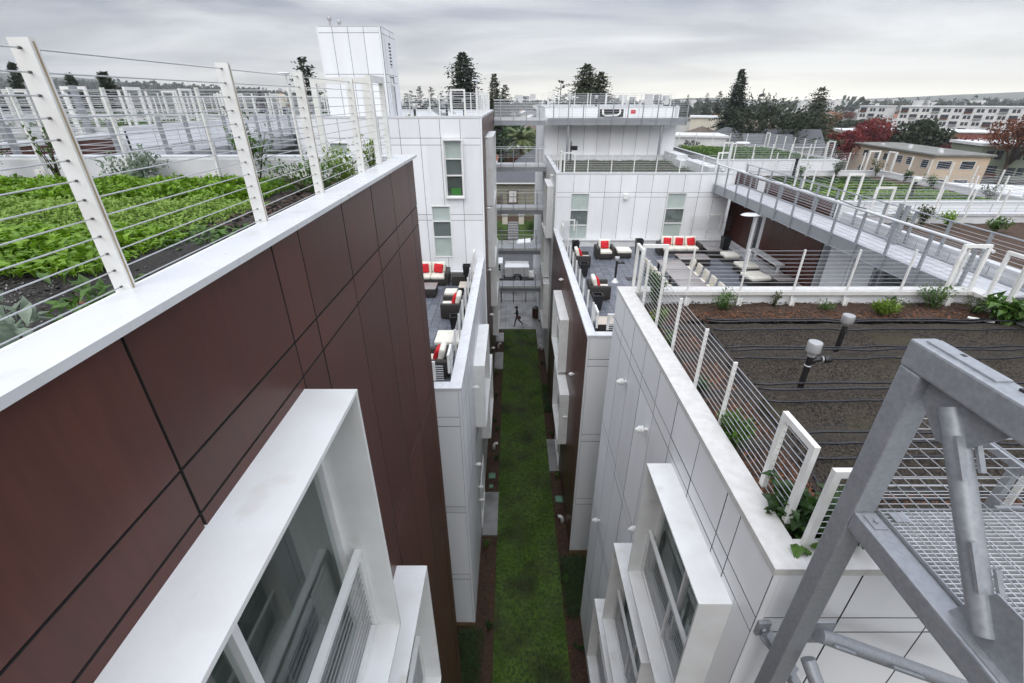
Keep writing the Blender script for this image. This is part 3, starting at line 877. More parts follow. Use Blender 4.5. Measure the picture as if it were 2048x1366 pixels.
FU = building('far white upper block behind the long rooftop walkway', 2.2, 11.25, 34.5, 46.0, 16.05, 15.5, {'x-': 1, 'y-': 1}, (0.24, 0.012))
facade(FU, 'y-', 34.5, rng(2.27, 11.25, 0.9), [0.3, 12.62, 15.965], 'white_panel')
facade(FU, 'x-', 2.2, rng(34.5, 46, 1.2), levels(15.965), 'white_panel')
fbox(FU, 'y-', 34.5, 'recess_shade_panel', 5.9, 7.5, 15.42, 15.9, 0.001, 0.02, 'core')  # flat black panel on the wall, painted in for the shade inside the planter opening
tube('drain_pipe', [(6.1 - FU['o'][0], 34.40 - FU['o'][1], 15.88), (6.12 - FU['o'][0], 34.38 - FU['o'][1], 15.6), (6.3 - FU['o'][0], 34.36 - FU['o'][1], 15.5), (7.1 - FU['o'][0], 34.36 - FU['o'][1], 15.53), (7.25 - FU['o'][0], 34.38 - FU['o'][1], 15.65), (7.26 - FU['o'][0], 34.40 - FU['o'][1], 15.88)], 0.06, 'pvc', FU, 10)
fbox(FU, 'y-', 34.5, 'sign', 8.0, 8.32, 15.62, 15.86, 0.002, 0.012, 'sign_red')
# ---- right terrace block
TR = building('brown sided block with large lounge terrace, right of the lawn', 2.32, 12.3, 12.5, 25.55, 10.1, 9.15, {'x-': 1, 'y-': 1}, (0.28, 0.012), roofmat='core', low={'x+': 9.5, 'y+': 9.55})
bays = [(16.9, 20.2, 6.05, 8.55), (15.4, 18.3, 3.35, 5.9)]
facade(TR, 'x-', 2.32, rng(12.5, 25.55, 0.93), tlv, 'brown_panel', holes=bays + [(17.3, 19.3, 0.3, 2.6)])
for q in bays: bay(TR, 'x-', 2.32, *q, rods=8)
window(TR, 'x-', 2.32, 17.3, 19.3, 0.3, 2.6, (1, 1), vertical=True)
facade(TR, 'y-', 12.5, [2.39, 3.4] + rng(4.3, 12.3, 0.9)[1:], [0.3, 2.9, 3.2, 5.95, 6.25, 9.0, 9.25, 10.015], 'white_panel')
for y, z in ((19.6, 9.3), (14.6, 7.4), (15.4, 4.8)): wall_light(TR, 'x-', 2.32, y, z)
# ---- right back blocks
RB = building('right block with brown side and rows of crops on its roof', 12.4, 20.3, 17.9, 26.7, 13.05, 12.6, {'x-': 1, 'y-': 1}, (0.24, 0.012))
facade(RB, 'x-', 12.4, rng(17.97, 26.7, 0.97), [0.3, 5.95, 9.0, 12.3, 12.965], 'brown_panel', holes=[(22.6, 23.9, 9.0, 11.6)])
facade(RB, 'y-', 17.9, rng(12.47, 20.3, 0.98), [0.3, 9, 12.05, 12.35, 12.965], 'white_panel')
d = fbox(RB, 'x-', 12.4, 'door', 22.65, 23.85, 9.05, 11.55, -0.06, -0.03, 'frame_white')
fbox(RB, 'x-', 12.4, 'door_pane', 22.95, 23.3, 9.4, 11.3, -0.029, -0.024, 'dark_window', d)
fbox(RB, 'x-', 12.4, 'alarm_pipe', 23.45, 23.55, 9.5, 11.4, -0.029, 0.05, 'sign_red', d)
RC = building('farthest right garden roof block with white parapets', 13.2, 21.1, 31.6, 41.6, 13.05, 12.6, {'y-': 1, 'x-': 1}, (0.24, 0.012))
facade(RC, 'y-', 31.6, rng(13.27, 21.1, 0.98), [0.3, 9, 12.1, 12.965], 'white_panel')
facade(RC, 'x-', 13.2, rng(31.6, 41.6, 1.0), [0.3, 9, 12.1, 12.965], 'white_panel')
R2 = building('white block with planted roof at the right picture edge', 12.4, 24.0, 3.0, 17.45, 12.75, 12.2, {'x-': 1}, (0.28, 0.012))
wins = [(14.0, 15.2, 9.3, 11.9, (1, 1))]
facade(R2, 'x-', 12.4, rng(3.0, 17.45, 1.2), [0.3, 5.95, 9.0, 12.1, 12.665], 'white_panel', holes=[(13.7, 14.9, 9.2, 11.8)])
window(R2, 'x-', 12.4, 13.7, 14.9, 9.2, 11.8, (1, 1.6), backs=('blind', 'screen'))
# ---- left back blocks
L2 = building('low brown walled block with planted roof beyond the left walkway', -20, -10.1, -2.0, 12.9, 15.72, 15.2, {'x+': 1}, (0.26, 0.012))
facade(L2, 'x+', -10.1, rng(-2, 12.9, 1.2), [0.3, 12, 15.1, 15.635], 'brown_panel')
L3 = building('white walled block with planted roof beyond the left walkway', -20, -10.1, 13.1, 24.5, 15.85, 15.3, {'x+': 1, 'y-': 1}, (0.26, 0.012))
facade(L3, 'x+', -10.1, rng(13.17, 24.5, 1.0), [0.3, 12, 15.3, 15.765], 'white_panel')
facade(L3, 'y-', 13.1, rng(-20, -10.17, 1.2), [0.3, 12, 15.3, 15.765], 'white_panel')
L4 = building('farthest left roof block crowded with white railings', -34, -9.2, 27.5, 44.0, 15.75, 15.2, {'y-': 1}, (0.26, 0.012))
facade(L4, 'y-', 27.5, rng(-34, -9.2, 1.2), [0.3, 12, 15.3, 15.665], 'white_panel')

# ================================================================== TERRACE PAVERS


def pavers(b, x0, x1, y0, y1, z, s, near):
    o = b['o']; nx, ny = int((x1 - x0) / s), int((y1 - y0) / s)
    cells = [(x0 + i * s, y0 + j * s) for j in range(ny) for i in range(nx)]
    cells.sort(key=lambda c: (c[0] - near[0]) ** 2 + (c[1] - near[1]) ** 2)
    for (x, y) in cells[:300]:
        box('paver', (x + 0.006, y + 0.006, z - 0.05), (x + s - 0.006, y + s - 0.006, z + rnd.uniform(-0.003, 0.003)), 'paver', b, o)
    if cells[300:]:
        vs, fs = [], []
        for (x, y) in cells[300:]:
            i = len(vs); zz = z + rnd.uniform(-0.003, 0.003)
            for (a, c) in ((0.006, 0.006), (s - 0.006, 0.006), (s - 0.006, s - 0.006), (0.006, s - 0.006)): vs.append((x + a - o[0], y + c - o[1], zz))
            for (a, c) in ((0.006, 0.006), (s - 0.006, 0.006), (s - 0.006, s - 0.006), (0.006, s - 0.006)): vs.append((x + a - o[0], y + c - o[1], z - 0.05))
            fs += [(i, i + 1, i + 2, i + 3), (i, i + 4, i + 5, i + 1), (i + 1, i + 5, i + 6, i + 2), (i + 2, i + 6, i + 7, i + 3), (i + 3, i + 7, i + 4, i)]
        mesh('far_pavers', vs, fs, 'paver', b, kind='stuff')


pavers(TL, -6.0, -1.58, 9.9, 19.95, 9.25, 0.305, (-2.2, 14.5))
pavers(TR, 2.62, 11.95, 12.8, 25.25, 9.25, 0.33, (4.6, 18))

# ================================================================== WALKWAYS AND FOOTBRIDGES


def hz_posts(t, o, pts, z0, z1, w=0.06, m='galvanized', name='post'):
    for (x, y) in pts: box(name, (x - w / 2, y - w / 2, z0), (x + w / 2, y + w / 2, z1), m, t, o)


for k, z in enumerate((15.44, 12.57, 9.68, 6.72, 3.75)):
    lab = ('topmost footbridge across the far end of the alley', 'second footbridge from the top across the far alley end', 'middle footbridge across the far alley end',
           'fourth footbridge from the top across the far alley end', 'lowest footbridge across the far alley end, above the walking person')[k]
    o = (0.55, 33.9, z - 0.5)
    t = thing('footbridge', lab, 'bridge', o, 0, 'footbridges between the far blocks')
    x0, x1 = -1.18, 2.34 if k else 2.19
    box('deck', (x0, 33.35, z - 0.06), (x1, 34.44, z - 0.02), 'deck_panel', t, o)
    box('fascia', (x0, 33.27, z - 0.19), (x1, 33.35, z), 'white_metal', t, o)
    box('beam', (x0, 33.29, z - 0.46), (x1, 33.33, z - 0.191), 'galvanized', t, o)
    box('beam', (x0, 34.40, z - 0.46), (x1, 34.44, z - 0.061), 'galvanized', t, o)
    box('beam_flange', (x0, 33.23, z - 0.47), (x1, 33.40, z - 0.461), 'galvanized', t, o)
    xs = (-0.75, 0.10, 0.95, 1.80)
    for x in xs:
        box('post', (x - 0.02, 33.22, z - 0.42), (x + 0.02, 33.262, z + 1.0), 'galvanized', t, o)
        box('post', (x - 0.02, 34.45, z - 0.3), (x + 0.02, 34.49, z + 1.0), 'galvanized', t, o)
    for zz, m in ((1.0, 'white_metal'), (0.45, 'cable')) if k else [(1.0, 'white_metal')] + [(0.09 * i + 0.05, 'cable') for i in range(10)]:
        for y in (33.24, 34.47):
            rod('rail', (x0, y, z + zz), (x1, y, z + zz), 0.022 if m != 'cable' else 0.008, m, t, 8, o)
# long walkway in front of the far upper block
o = (7, 33.9, 14.9)
t = thing('walkway', 'long galvanized rooftop walkway on two columns before far upper block', 'walkway', o)
z = 15.40
box('deck', (2.36, 33.35, z - 0.06), (11.5, 34.40, z - 0.02), 'deck_panel', t, o)
box('fascia', (2.36, 33.27, z - 0.17), (11.5, 33.35, z), 'galvanized', t, o)
box('beam', (2.36, 33.28, z - 0.42), (11.5, 33.34, z - 0.171), 'galvanized', t, o)
for x in rng(2.7, 11.4, 0.98):
    box('post', (x - 0.03, 33.20, z - 0.40), (x + 0.03, 33.262, z + 0.92), 'galvanized', t, o)
for i in range(9): rod('cable', (2.4, 33.23, z + 0.08 + 0.1 * i), (11.45, 33.23, z + 0.08 + 0.1 * i), 0.007, 'cable', t, 6, o)
for x in (3.72, 9.9): rod('column', (x, 33.4, 12.62), (x, 33.4, z - 0.421), 0.085, 'galvanized', t, 16, o)
box('lamp_box', (10.55, 33.1, 15.45), (10.72, 33.19, 16.15), 'white_metal', t, o)
# right walkway
o = (11.5, 17.5, 12.2)
WR = thing('walkway', 'long galvanized walkway with cable railing crossing the right courtyard', 'walkway', o)
z = 12.45; y0, y1 = 9.95, 25.55
for i, (a, c) in enumerate(zip(rng(y0, y1, 3.1)[:-1], rng(y0, y1, 3.1)[1:])):
    box('deck_plate', (10.83, a + 0.005, z - 0.05), (12.12, c - 0.005, z), 'deck_panel', WR, o)
for x in (10.75, 12.13): box('beam', (x, y0, z - 0.32), (x + 0.07, y1, z + 0.06), 'galvanized', WR, o)
box('beam_flange', (10.70, y0, z - 0.33), (10.87, y1, z - 0.321), 'galvanized', WR, o)
for y in rng(y0 + 0.4, y1 - 0.3, 1.22):
    for x in (10.69, 12.205): box('post', (x, y - 0.035, z - 0.36), (x + 0.055, y + 0.035, z + 1.03), 'galvanized', WR, o)
for x in (10.717, 12.233):
    rod('handrail', (x, y0, z + 1.05), (x, y1, z + 1.05), 0.04 if x < 11 else 0.02, 'white_metal' if x < 11 else 'galvanized', WR, 8, o)
    for i in range(9): rod('cable', (x, y0, z + 0.13 + 0.098 * i), (x, y1, z + 0.13 + 0.098 * i), 0.006, 'cable', WR, 6, o)
for (x, y, h) in ((12.02, 14.2, 13.65), (12.05, 14.5, 13.65), (10.95, 14.1, z - 0.33), (10.95, 20.7, z - 0.33)):
    box('column', (x - 0.05, y - 0.05, 9.25 if y > 12.6 else 0.1), (x + 0.05, y + 0.05, h), 'galvanized', WR, o)
box('sign', (10.66, 20.2, 13.0), (10.685, 20.75, 13.4), 'sign_white', WR, o)
tube('conduit', [(10.70, y0 + (y1 - y0) * i / 30, z + 1.12 + 0.03 * math.sin(i * 1.9) * (1 if i % 4 else 0)) for i in range(8, 24)], 0.012, 'black_plastic', WR, 6, o)
# left walkway
o = (-9.4, 12, 14.9)
WL = thing('walkway', 'galvanized walkway with stout grey posts beyond the left vegetable roof', 'walkway', o)
z = 15.1; y0, y1 = 1.0, 24.0
for a, c in zip(rng(y0, y1, 3.1)[:-1], rng(y0, y1, 3.1)[1:]): box('deck_plate', (-9.9, a + 0.005, z - 0.05), (-8.98, c - 0.005, z), 'deck_panel', WL, o)
box('kick_plate', (-8.975, y0, z - 0.30), (-8.93, y1, z + 0.12), 'galvanized', WL, o)
box('kick_plate', (-9.96, y0, z - 0.30), (-9.915, y1, z + 0.10), 'white_metal', WL, o)
for y in (3, 4.4, 5.8, 7.2, 8.87, 9.76, 11.2, 12.78, 13.82, 14.7, 15.69, 16.53, 17.68, 18.55, 19.35, 20.29, 21.2, 22.1, 23.0):
    box('post', (-8.928, y - 0.05, z - 0.28), (-8.86, y + 0.05, z + 1.0), 'galvanized', WL, o)
    if int(y * 10) % 2: box('post_base', (-8.97, y + 0.06, z + 0.121), (-8.90, y + 0.2, z + 0.28), 'galvanized', WL, o)
for i in range(9): rod('cable', (-8.895, y0, z + 0.18 + 0.095 * i), (-8.895, y1, z + 0.18 + 0.095 * i), 0.006, 'cable', WL, 6, o)

# ================================================================== NEAR STEEL LANDING (right foreground)
o = (2.53, 1.5, 9.0)
ST = thing('steel_landing', 'galvanized steel truss landing with grating floor, right foreground', 'stair landing', o)


def bev_beam(name, lo, hi, parent=None, b=0.014):
    bm = bmesh.new(); bmesh.ops.create_cube(bm, size=1)
    bmesh.ops.scale(bm, vec=[hi[i] - lo[i] for i in range(3)], verts=bm.verts)
    bmesh.ops.bevel(bm, geom=bm.edges[:], offset=b, segments=2, profile=0.6, affect='EDGES')
    ob = from_bm(name, bm, 'galvanized', None, [(lo[i] + hi[i]) / 2 - o[i] for i in range(3)], smooth=False)
    ob.parent = parent or ST
    if parent is not None: ob.matrix_parent_inverse = parent.matrix_basis.inverted()
    return ob


bx0, bx1 = 2.455, 2.615
post = bev_beam('post', (bx0, 2.34, 7.0), (bx1, 2.50, 15.02))
chord = bev_beam('top_chord', (bx0 - 0.001, -1.2, 15.021), (bx1 + 0.001, 2.505, 15.20))
box('cap_plate', (bx0 + 0.05, 2.0, 15.201), (bx1 - 0.02, 2.45, 15.212), 'galvanized', chord, o)
for yy in (1.9, 2.25, 1.62): box('bolt_slot', (bx0 + 0.10, yy, 15.2005), (bx0 + 0.125, yy + 0.03, 15.2135), 'black_iron', chord, o)
low = bev_beam('bottom_chord', (bx0 + 0.001, -1.2, 13.72), (bx1 - 0.001, 2.339, 13.88))
box('clip_plate', (bx0 + 0.04, 2.18, 13.881), (bx1 - 0.03, 2.30, 13.891), 'galvanized', low, o)
rod('bolt', (bx0 + 0.085, 2.24, 13.891), (bx0 + 0.085, 2.24, 13.91), 0.018, 'galvanized', low, 6, o)
box('weld_bar', (bx0 + 0.02, 0.8, 13.881), (bx0 + 0.05, 1.5, 13.889), 'galvanized', low, o)
xc = (bx0 + bx1) / 2
prism('gusset_plate', [(2.339, 14.86), (2.339, 15.02), (1.80, 15.02), (2.02, 14.72), (2.15, 14.70)], 0, xc - 0.006, xc + 0.006, 'galvanized', ST, o)
prism('gusset_plate', [(1.18, 13.88), (1.62, 13.88), (1.50, 14.22), (1.36, 14.22)], 0, xc - 0.006, xc + 0.006, 'galvanized', ST, o)
brace = rod('brace', (xc, 2.16, 14.93), (xc, 1.44, 13.96), 0.062, 'galvanized', ST, 24, o)
dv = (Vector((0, 1.44, 13.96)) - Vector((0, 2.16, 14.93))).normalized()
for s0, s1, sx in ((0.16, 0.40, -1), (0.05, 0.36, 1), (0.72, 0.98, -1), (0.86, 1.16, 1)):
    p = Vector((xc, 2.16, 14.93)) + dv * s0; q = Vector((xc, 2.16, 14.93)) + dv * s1
    off = Vector((0, -dv.z, dv.y)) * (-0.066)
    bar('weld_plate', p + off + Vector((sx * 0.055, 0, 0)), q + off + Vector((sx * 0.055, 0, 0)), 0.03, 0.02, 'galvanized', brace, o)
for yy in (0.25, -0.6):
    rod('brace', (xc, yy + 0.7, 14.95), (xc, yy, 13.95), 0.062, 'galvanized', ST, 24, o)
# lower braces
br2 = rod('brace', (2.72, 2.38, 12.30), (4.35, 2.30, 11.55), 0.065, 'galvanized', ST, 24, o)
dv2 = (Vector((4.35, 2.30, 11.55)) - Vector((2.72, 2.38, 12.30))).normalized()
for s0, s1 in ((0.1, 0.32), (0.75, 1.1)):
    p = Vector((2.72, 2.29, 12.33)) + dv2 * s0; q = Vector((2.72, 2.29, 12.33)) + dv2 * s1
    bar('weld_plate', p, q, 0.03, 0.022, 'galvanized', br2, o)
box('gusset_plate', (2.616, 2.41, 12.12), (2.86, 2.424, 12.42), 'galvanized', ST, o)
rod('brace', (2.60, 2.26, 12.15), (3.0, 0.9, 10.9), 0.06, 'galvanized', ST, 24, o)
box('wall_plate', (2.44, 2.69, 11.74), (2.56, 2.728, 11.93), 'galvanized', ST, o)
rod('bolt', (2.50, 2.66, 11.84), (2.50, 2.69, 11.84), 0.03, 'galvanized', ST, 6, o)
bar('wall_bracket', (2.51, 2.66, 11.84), (3.05, 1.9, 11.05), 0.09, 0.07, 'galvanized', ST, o)
bar('wall_bracket', (2.50, 2.68, 11.80), (2.72, 2.40, 11.62), 0.13, 0.02, 'galvanized', ST, o)
# angle with cable holes beside the post
box('cable_angle', (bx1 + 0.004, 2.40, 13.90), (bx1 + 0.05, 2.41, 15.0), 'galvanized', ST, o)
# grating: bearing bars along x, cross rods along y
vs, fs = [], []


def addbox(lo, hi):
    i = len(vs)
    for z_ in (lo[2], hi[2]):
        for (x_, y_) in ((lo[0], lo[1]), (hi[0], lo[1]), (hi[0], hi[1]), (lo[0], hi[1])): vs.append((x_ - o[0], y_ - o[1], z_ - o[2]))
    fs.extend([(i + 4, i + 5, i + 6, i + 7), (i, i + 1, i + 5, i + 4), (i + 1, i + 2, i + 6, i + 5), (i + 2, i + 3, i + 7, i + 6), (i + 3, i, i + 4, i + 7), (i + 3, i + 2, i + 1, i)])


y = -0.6
while y < 2.33:
    addbox((2.63, y, 13.862), (4.9, y + 0.006, 13.90)); y += 0.030
for x in rng(2.68, 4.9, 0.10): addbox((x - 0.003, -0.6, 13.893), (x + 0.003, 2.33, 13.899))
mesh('floor_grating', vs, fs, 'grating', ST, kind='stuff')
box('grating_edge', (2.618, -0.6, 13.85), (2.627, 2.345, 13.906), 'galvanized', ST, o)
box('grating_edge', (2.628, 2.336, 13.85), (4.9, 2.345, 13.905), 'galvanized', ST, o)
box('clip_plate', (2.66, 2.22, 13.907), (2.76, 2.30, 13.915), 'galvanized', ST, o)
# cables: along y next to the chord, along x on the far edge
for i in range(11):
    zz = 13.98 + i * 0.085
    rod('cable', (bx1 + 0.03, -1.0, zz), (bx1 + 0.03, 2.40, zz), 0.0035, 'cable', ST, 6, o)
    rod('cable_fitting', (bx1 + 0.03, 2.38, zz), (bx1 + 0.03, 2.425, zz), 0.006, 'fitting', ST, 6, o)
    rod('cable', (bx1 + 0.05, 2.405, zz), (4.9, 2.405, zz), 0.0035, 'cable', ST, 6, o)
bar('stair_rail', (3.56, 2.95, 14.22), (3.56, 1.2, 14.22), 0.05, 0.05, 'galvanized', ST, o)
box('stair_post', (3.535, 2.42, 13.3), (3.585, 2.47, 14.19), 'galvanized', ST, o)
box('base_plate', (3.46, 2.36, 13.906), (3.66, 2.335, 13.92), 'galvanized', ST, o)

# ================================================================== ROOF GARDENS
# ---- near left vegetable roof
SL = 15.47
bed('garden_soil', -8.2, -1.62, -2.0, 6.76, SL, 'soil_black', 0.03, lambda x, y: 0.05 * math.exp(-((y - 5.6) / 0.5) ** 2) + 0.05 * math.exp(-((y - 4.4) / 0.5) ** 2) + 0.05 * math.exp(-((y - 3.25) / 0.45) ** 2), 0.08, 1)
bed('garden_soil', -8.2, -1.95, 6.2, 6.76, SL + 0.035, 'mulch', 0.03, None, 0.08, 9)
crop_row('tall leafy green crop row along the back of the left roof', -8.0, -2.75, 5.12, 6.1, SL + 0.02, 2300, 0.085, 0.22, 'leaf', 21, 0.42, 1.6)
crop_row('fine leaved pale green crop row in the middle of the left roof', -8.0, -2.55, 3.85, 5.05, SL + 0.02, 2600, 0.058, 0.17, 'leaf_fine', 22, 0.42, 0.9)
crop_row('broad leaved lettuce row nearest the camera on the left roof', -8.0, -2.62, 2.72, 3.72, SL + 0.02, 1500, 0.10, 0.19, 'leaf', 23, 0.46, 1.3)
crop_row('dark sprawling herb leaves at the right end of lettuce row', -2.65, -2.1, 3.3, 4.0, SL + 0.01, 330, 0.09, 0.09, 'leaf_mid', 24, 0.5, 0.8, rowmask=lambda x, y, r: r.random() < 0.8)
mat('perlite', (0.30, 0.29, 0.27), (0.12, 0.11, 0.10), rough=0.9, scale=40)
chips('pale grit specks in the black soil of left roof', [(-3.2, -1.68, 1.0, 3.9), (-5.0, -2.6, 1.6, 2.75)], 2600, 'perlite', 0.014, 38, SL + 0.012, name='soil_grit')
mat('soil_crumb', (0.008, 0.007, 0.006), (0.05, 0.043, 0.036), rough=0.95, scale=30)
chips('crumbly black soil lumps on the left roof', [(-3.2, -1.68, 1.0, 4.6), (-6.0, -2.6, 1.4, 2.8)], 5200, 'soil_crumb', 0.035, 39, SL + 0.008, name='soil_lumps')
chips('dark bark mulch along the left roof parapet', [(-8.0, -1.95, 6.15, 6.72), (-2.6, -1.68, 3.9, 6.7)], 4200, 'chip_dark', 0.06, 31, SL + 0.05)
chips('scattered orange bark chips beside the left coping', [(-2.3, -1.68, 2.2, 5.2)], 260, 'chip_orange', 0.05, 32, SL + 0.03)
for k, (x, y, h, w, n, lf, m, lab, up_) in enumerate((
        (-5.0, 6.35, 0.32, 0.75, 900, 0.07, 'leaf_grey', 'grey green mounded shrub against the white left parapet', 0.6),
        (-3.35, 6.3, 0.62, 0.65, 420, 0.075, 'leaf_mid', 'loose green bush right of the second near railing post', 0.6),
        (-2.65, 6.2, 0.34, 0.30, 130, 0.06, 'leaf_mid', 'small thin sapling between two white railing posts', 0.6),
        (-3.55, 6.55, 0.95, 0.40, 220, 0.06, 'leaf_dark', 'tall thin dark shrub behind the loose green bush', 0.8),
        (-2.35, 5.6, 0.30, 0.8, 700, 0.06, 'leaf_mid', 'low rounded green herb bush at crop row end', 0.9),
        (-2.0, 5.9, 0.42, 0.8, 620, 0.06, 'leaf_lime', 'pale lime shrub by the far corner of left roof', 0.7),
        (-1.85, 6.45, 0.62, 0.35, 160, 0.07, 'leaf_lime', 'upright lime sprig poking through the corner frames', 0.9),
        (-6.1, 6.5, 0.70, 0.25, 100, 0.07, 'leaf_mid', 'thin upright green sapling behind the nearest railing post', 0.9),
        (-6.95, 6.4, 0.42, 0.5, 260, 0.07, 'leaf_dark', 'dark leafy bush at the left picture edge', 0.6),
        (-2.05, 1.55, 0.22, 0.5, 120, 0.10, 'leaf_grey', 'broad grey leaved weed by the near left coping', 0.8),
        (-2.0, 2.05, 0.16, 0.5, 220, 0.09, 'leaf_mid', 'ragged green weed in black soil by the coping', 0.5))):
    shrub(lab, (x, y, SL + 0.03), h, w, n, lf, m, seed=100 + k, upright=up_)
ys = [-0.7, 0.5, 1.81, 3.0, 4.02, 5.25]
t = railing('white cable railing along the near left coping, tallest in the picture', (-1.625, -1.0), (-1.625, 6.5), 15.79, 0.89, [y + 1.0 for y in ys], 13, 0.072, 0.028, 0.25, frames=[(6.95, 0.62)], cr=0.0028, n=8, fit=True, fh=0.95)
t = railing('white bracketed cable railing along the back of left vegetable roof', (-8.0, 6.66), (-2.5, 6.66), 15.79, 0.84, [0.42, 1.60, 2.78, 3.98, 5.16], 12, 0.06, 0.022, 0.32, frames=[(5.45, 0.72)], brackets=-1, fh=0.95)
# ---- near right soil roof
SR = 12.33
ridge = lambda x, y: 0.10 * (math.cos((y - 8.36) / 1.19 * 2 * math.pi) if y > 3.6 and y < 9.0 else -0.3)
bed('garden_soil', 2.6, 10.45, 2.95, 9.75, SR, 'soil_brown', 0.03, ridge, 0.07, 2)
bed('garden_soil', 2.62, 10.45, 8.75, 9.74, SR + 0.045, 'mulch', 0.04, None, 0.07, 6)
bed('garden_soil', 2.62, 3.62, 2.98, 8.8, SR + 0.03, 'mulch', 0.035, None, 0.07, 7)
chips('orange brown bark chips around the right soil bed', [(2.7, 3.6, 3.0, 8.8), (3.0, 10.4, 8.72, 9.2), (3.6, 6.0, 3.0, 3.9)], 6200, 'chip_orange', 0.045, 33, SR + 0.06)
chips('dark bark chips beneath the right roof parapets', [(2.65, 3.7, 3.0, 9.7), (2.8, 10.4, 8.6, 9.7)], 7000, 'chip_dark', 0.05, 34, SR + 0.07)
mat('soil_clod', (0.010, 0.008, 0.006), (0.115, 0.092, 0.068), rough=0.95, scale=25, detail=2)
chips('crumbly soil grains over the right soil bed', [(3.6, 10.3, 3.1, 8.75)], 15000, 'soil_clod', 0.030, 37, SR - 0.012, name='soil_grains', zf=ridge)
IR = thing('drip_irrigation', 'black drip irrigation lines laid in threes across the right soil bed', 'irrigation', (3.8, 6, SR))
io = (3.8, 6, SR)
tube('header_pipe', [(4.02 - 0.09 * (8.75 - y) * 0.75, y, SR + 0.055 + 0.01 * math.sin(y * 5)) for y in [8.75 - i * 0.25 for i in range(22)]], 0.020, 'hose', IR, 8, io)
tube('header_pipe', [(3.93 - 0.09 * (8.75 - y) * 0.75, y, SR + 0.05 + 0.01 * math.sin(y * 4)) for y in [8.75 - i * 0.25 for i in range(22)]], 0.014, 'hose', IR, 8, io)
for y in (8.6, 8.36, 8.13, 7.42, 7.19, 6.96, 6.13, 5.93, 5.72, 4.89, 4.69, 4.50, 3.95, 3.75):
    x0 = 4.02 - 0.0675 * (8.75 - y); ph = rnd.uniform(0, 6)
    tube('drip_line', [(x0 + i * 0.25, y + 0.022 * math.sin(i * 0.7 + ph) + 0.012 * math.sin(i * 1.9 + ph), SR + 0.03 + ridge(0, y) + 0.080 + 0.008 * math.sin(i * 1.3 + ph)) for i in range(26)], 0.018, 'hose', IR, 6, io)
rod('end_cap', (9.6, 8.78, SR + 0.10), (9.75, 8.68, SR + 0.10), 0.03, 'pvc', IR, 8, io); rod('end_cap', (9.82, 8.62, SR + 0.10), (9.95, 8.55, SR + 0.10), 0.03, 'pvc', IR, 8, io)
VP_ = thing('vent_pipe', 'black vent pipe with grey cap and side elbow in soil', 'vent pipe', (4.69, 6.25, SR))
rod('pipe', (0, 0, -0.1), (0, 0, 0.66), 0.045, 'black_plastic', VP_, 16)
lathe('cap', [(0.05, 0.60), (0.062, 0.61), (0.062, 0.69), (0.105, 0.70), (0.105, 0.84), (0.098, 0.855), (0.0, 0.86)], 'cap_grey', VP_, 20)
rod('clamp', (0, 0, 0.42), (0, 0, 0.45), 0.052, 'cap_grey', VP_, 16)
tube('elbow', [(0, 0, 0.46), (0.09, -0.01, 0.55), (0.2, -0.02, 0.56)], 0.04, 'black_plastic', VP_, 12)
rod('elbow_ring', (0.16, -0.018, 0.56), (0.19, -0.02, 0.56), 0.052, 'cap_grey', VP_, 16); rod('elbow_end', (0.2, -0.02, 0.56), (0.30, -0.02, 0.56), 0.058, 'black_plastic', VP_, 16)
VP2 = thing('vent_pipe', 'straight black vent pipe with grey cap, farther back in soil', 'vent pipe', (6.14, 7.6, SR))
rod('pipe', (0, 0, -0.1), (0, 0, 0.52), 0.045, 'black_plastic', VP2, 16)
lathe('cap', [(0.05, 0.48), (0.10, 0.55), (0.105, 0.56), (0.105, 0.68), (0.098, 0.695), (0.0, 0.70)], 'cap_grey', VP2, 20)
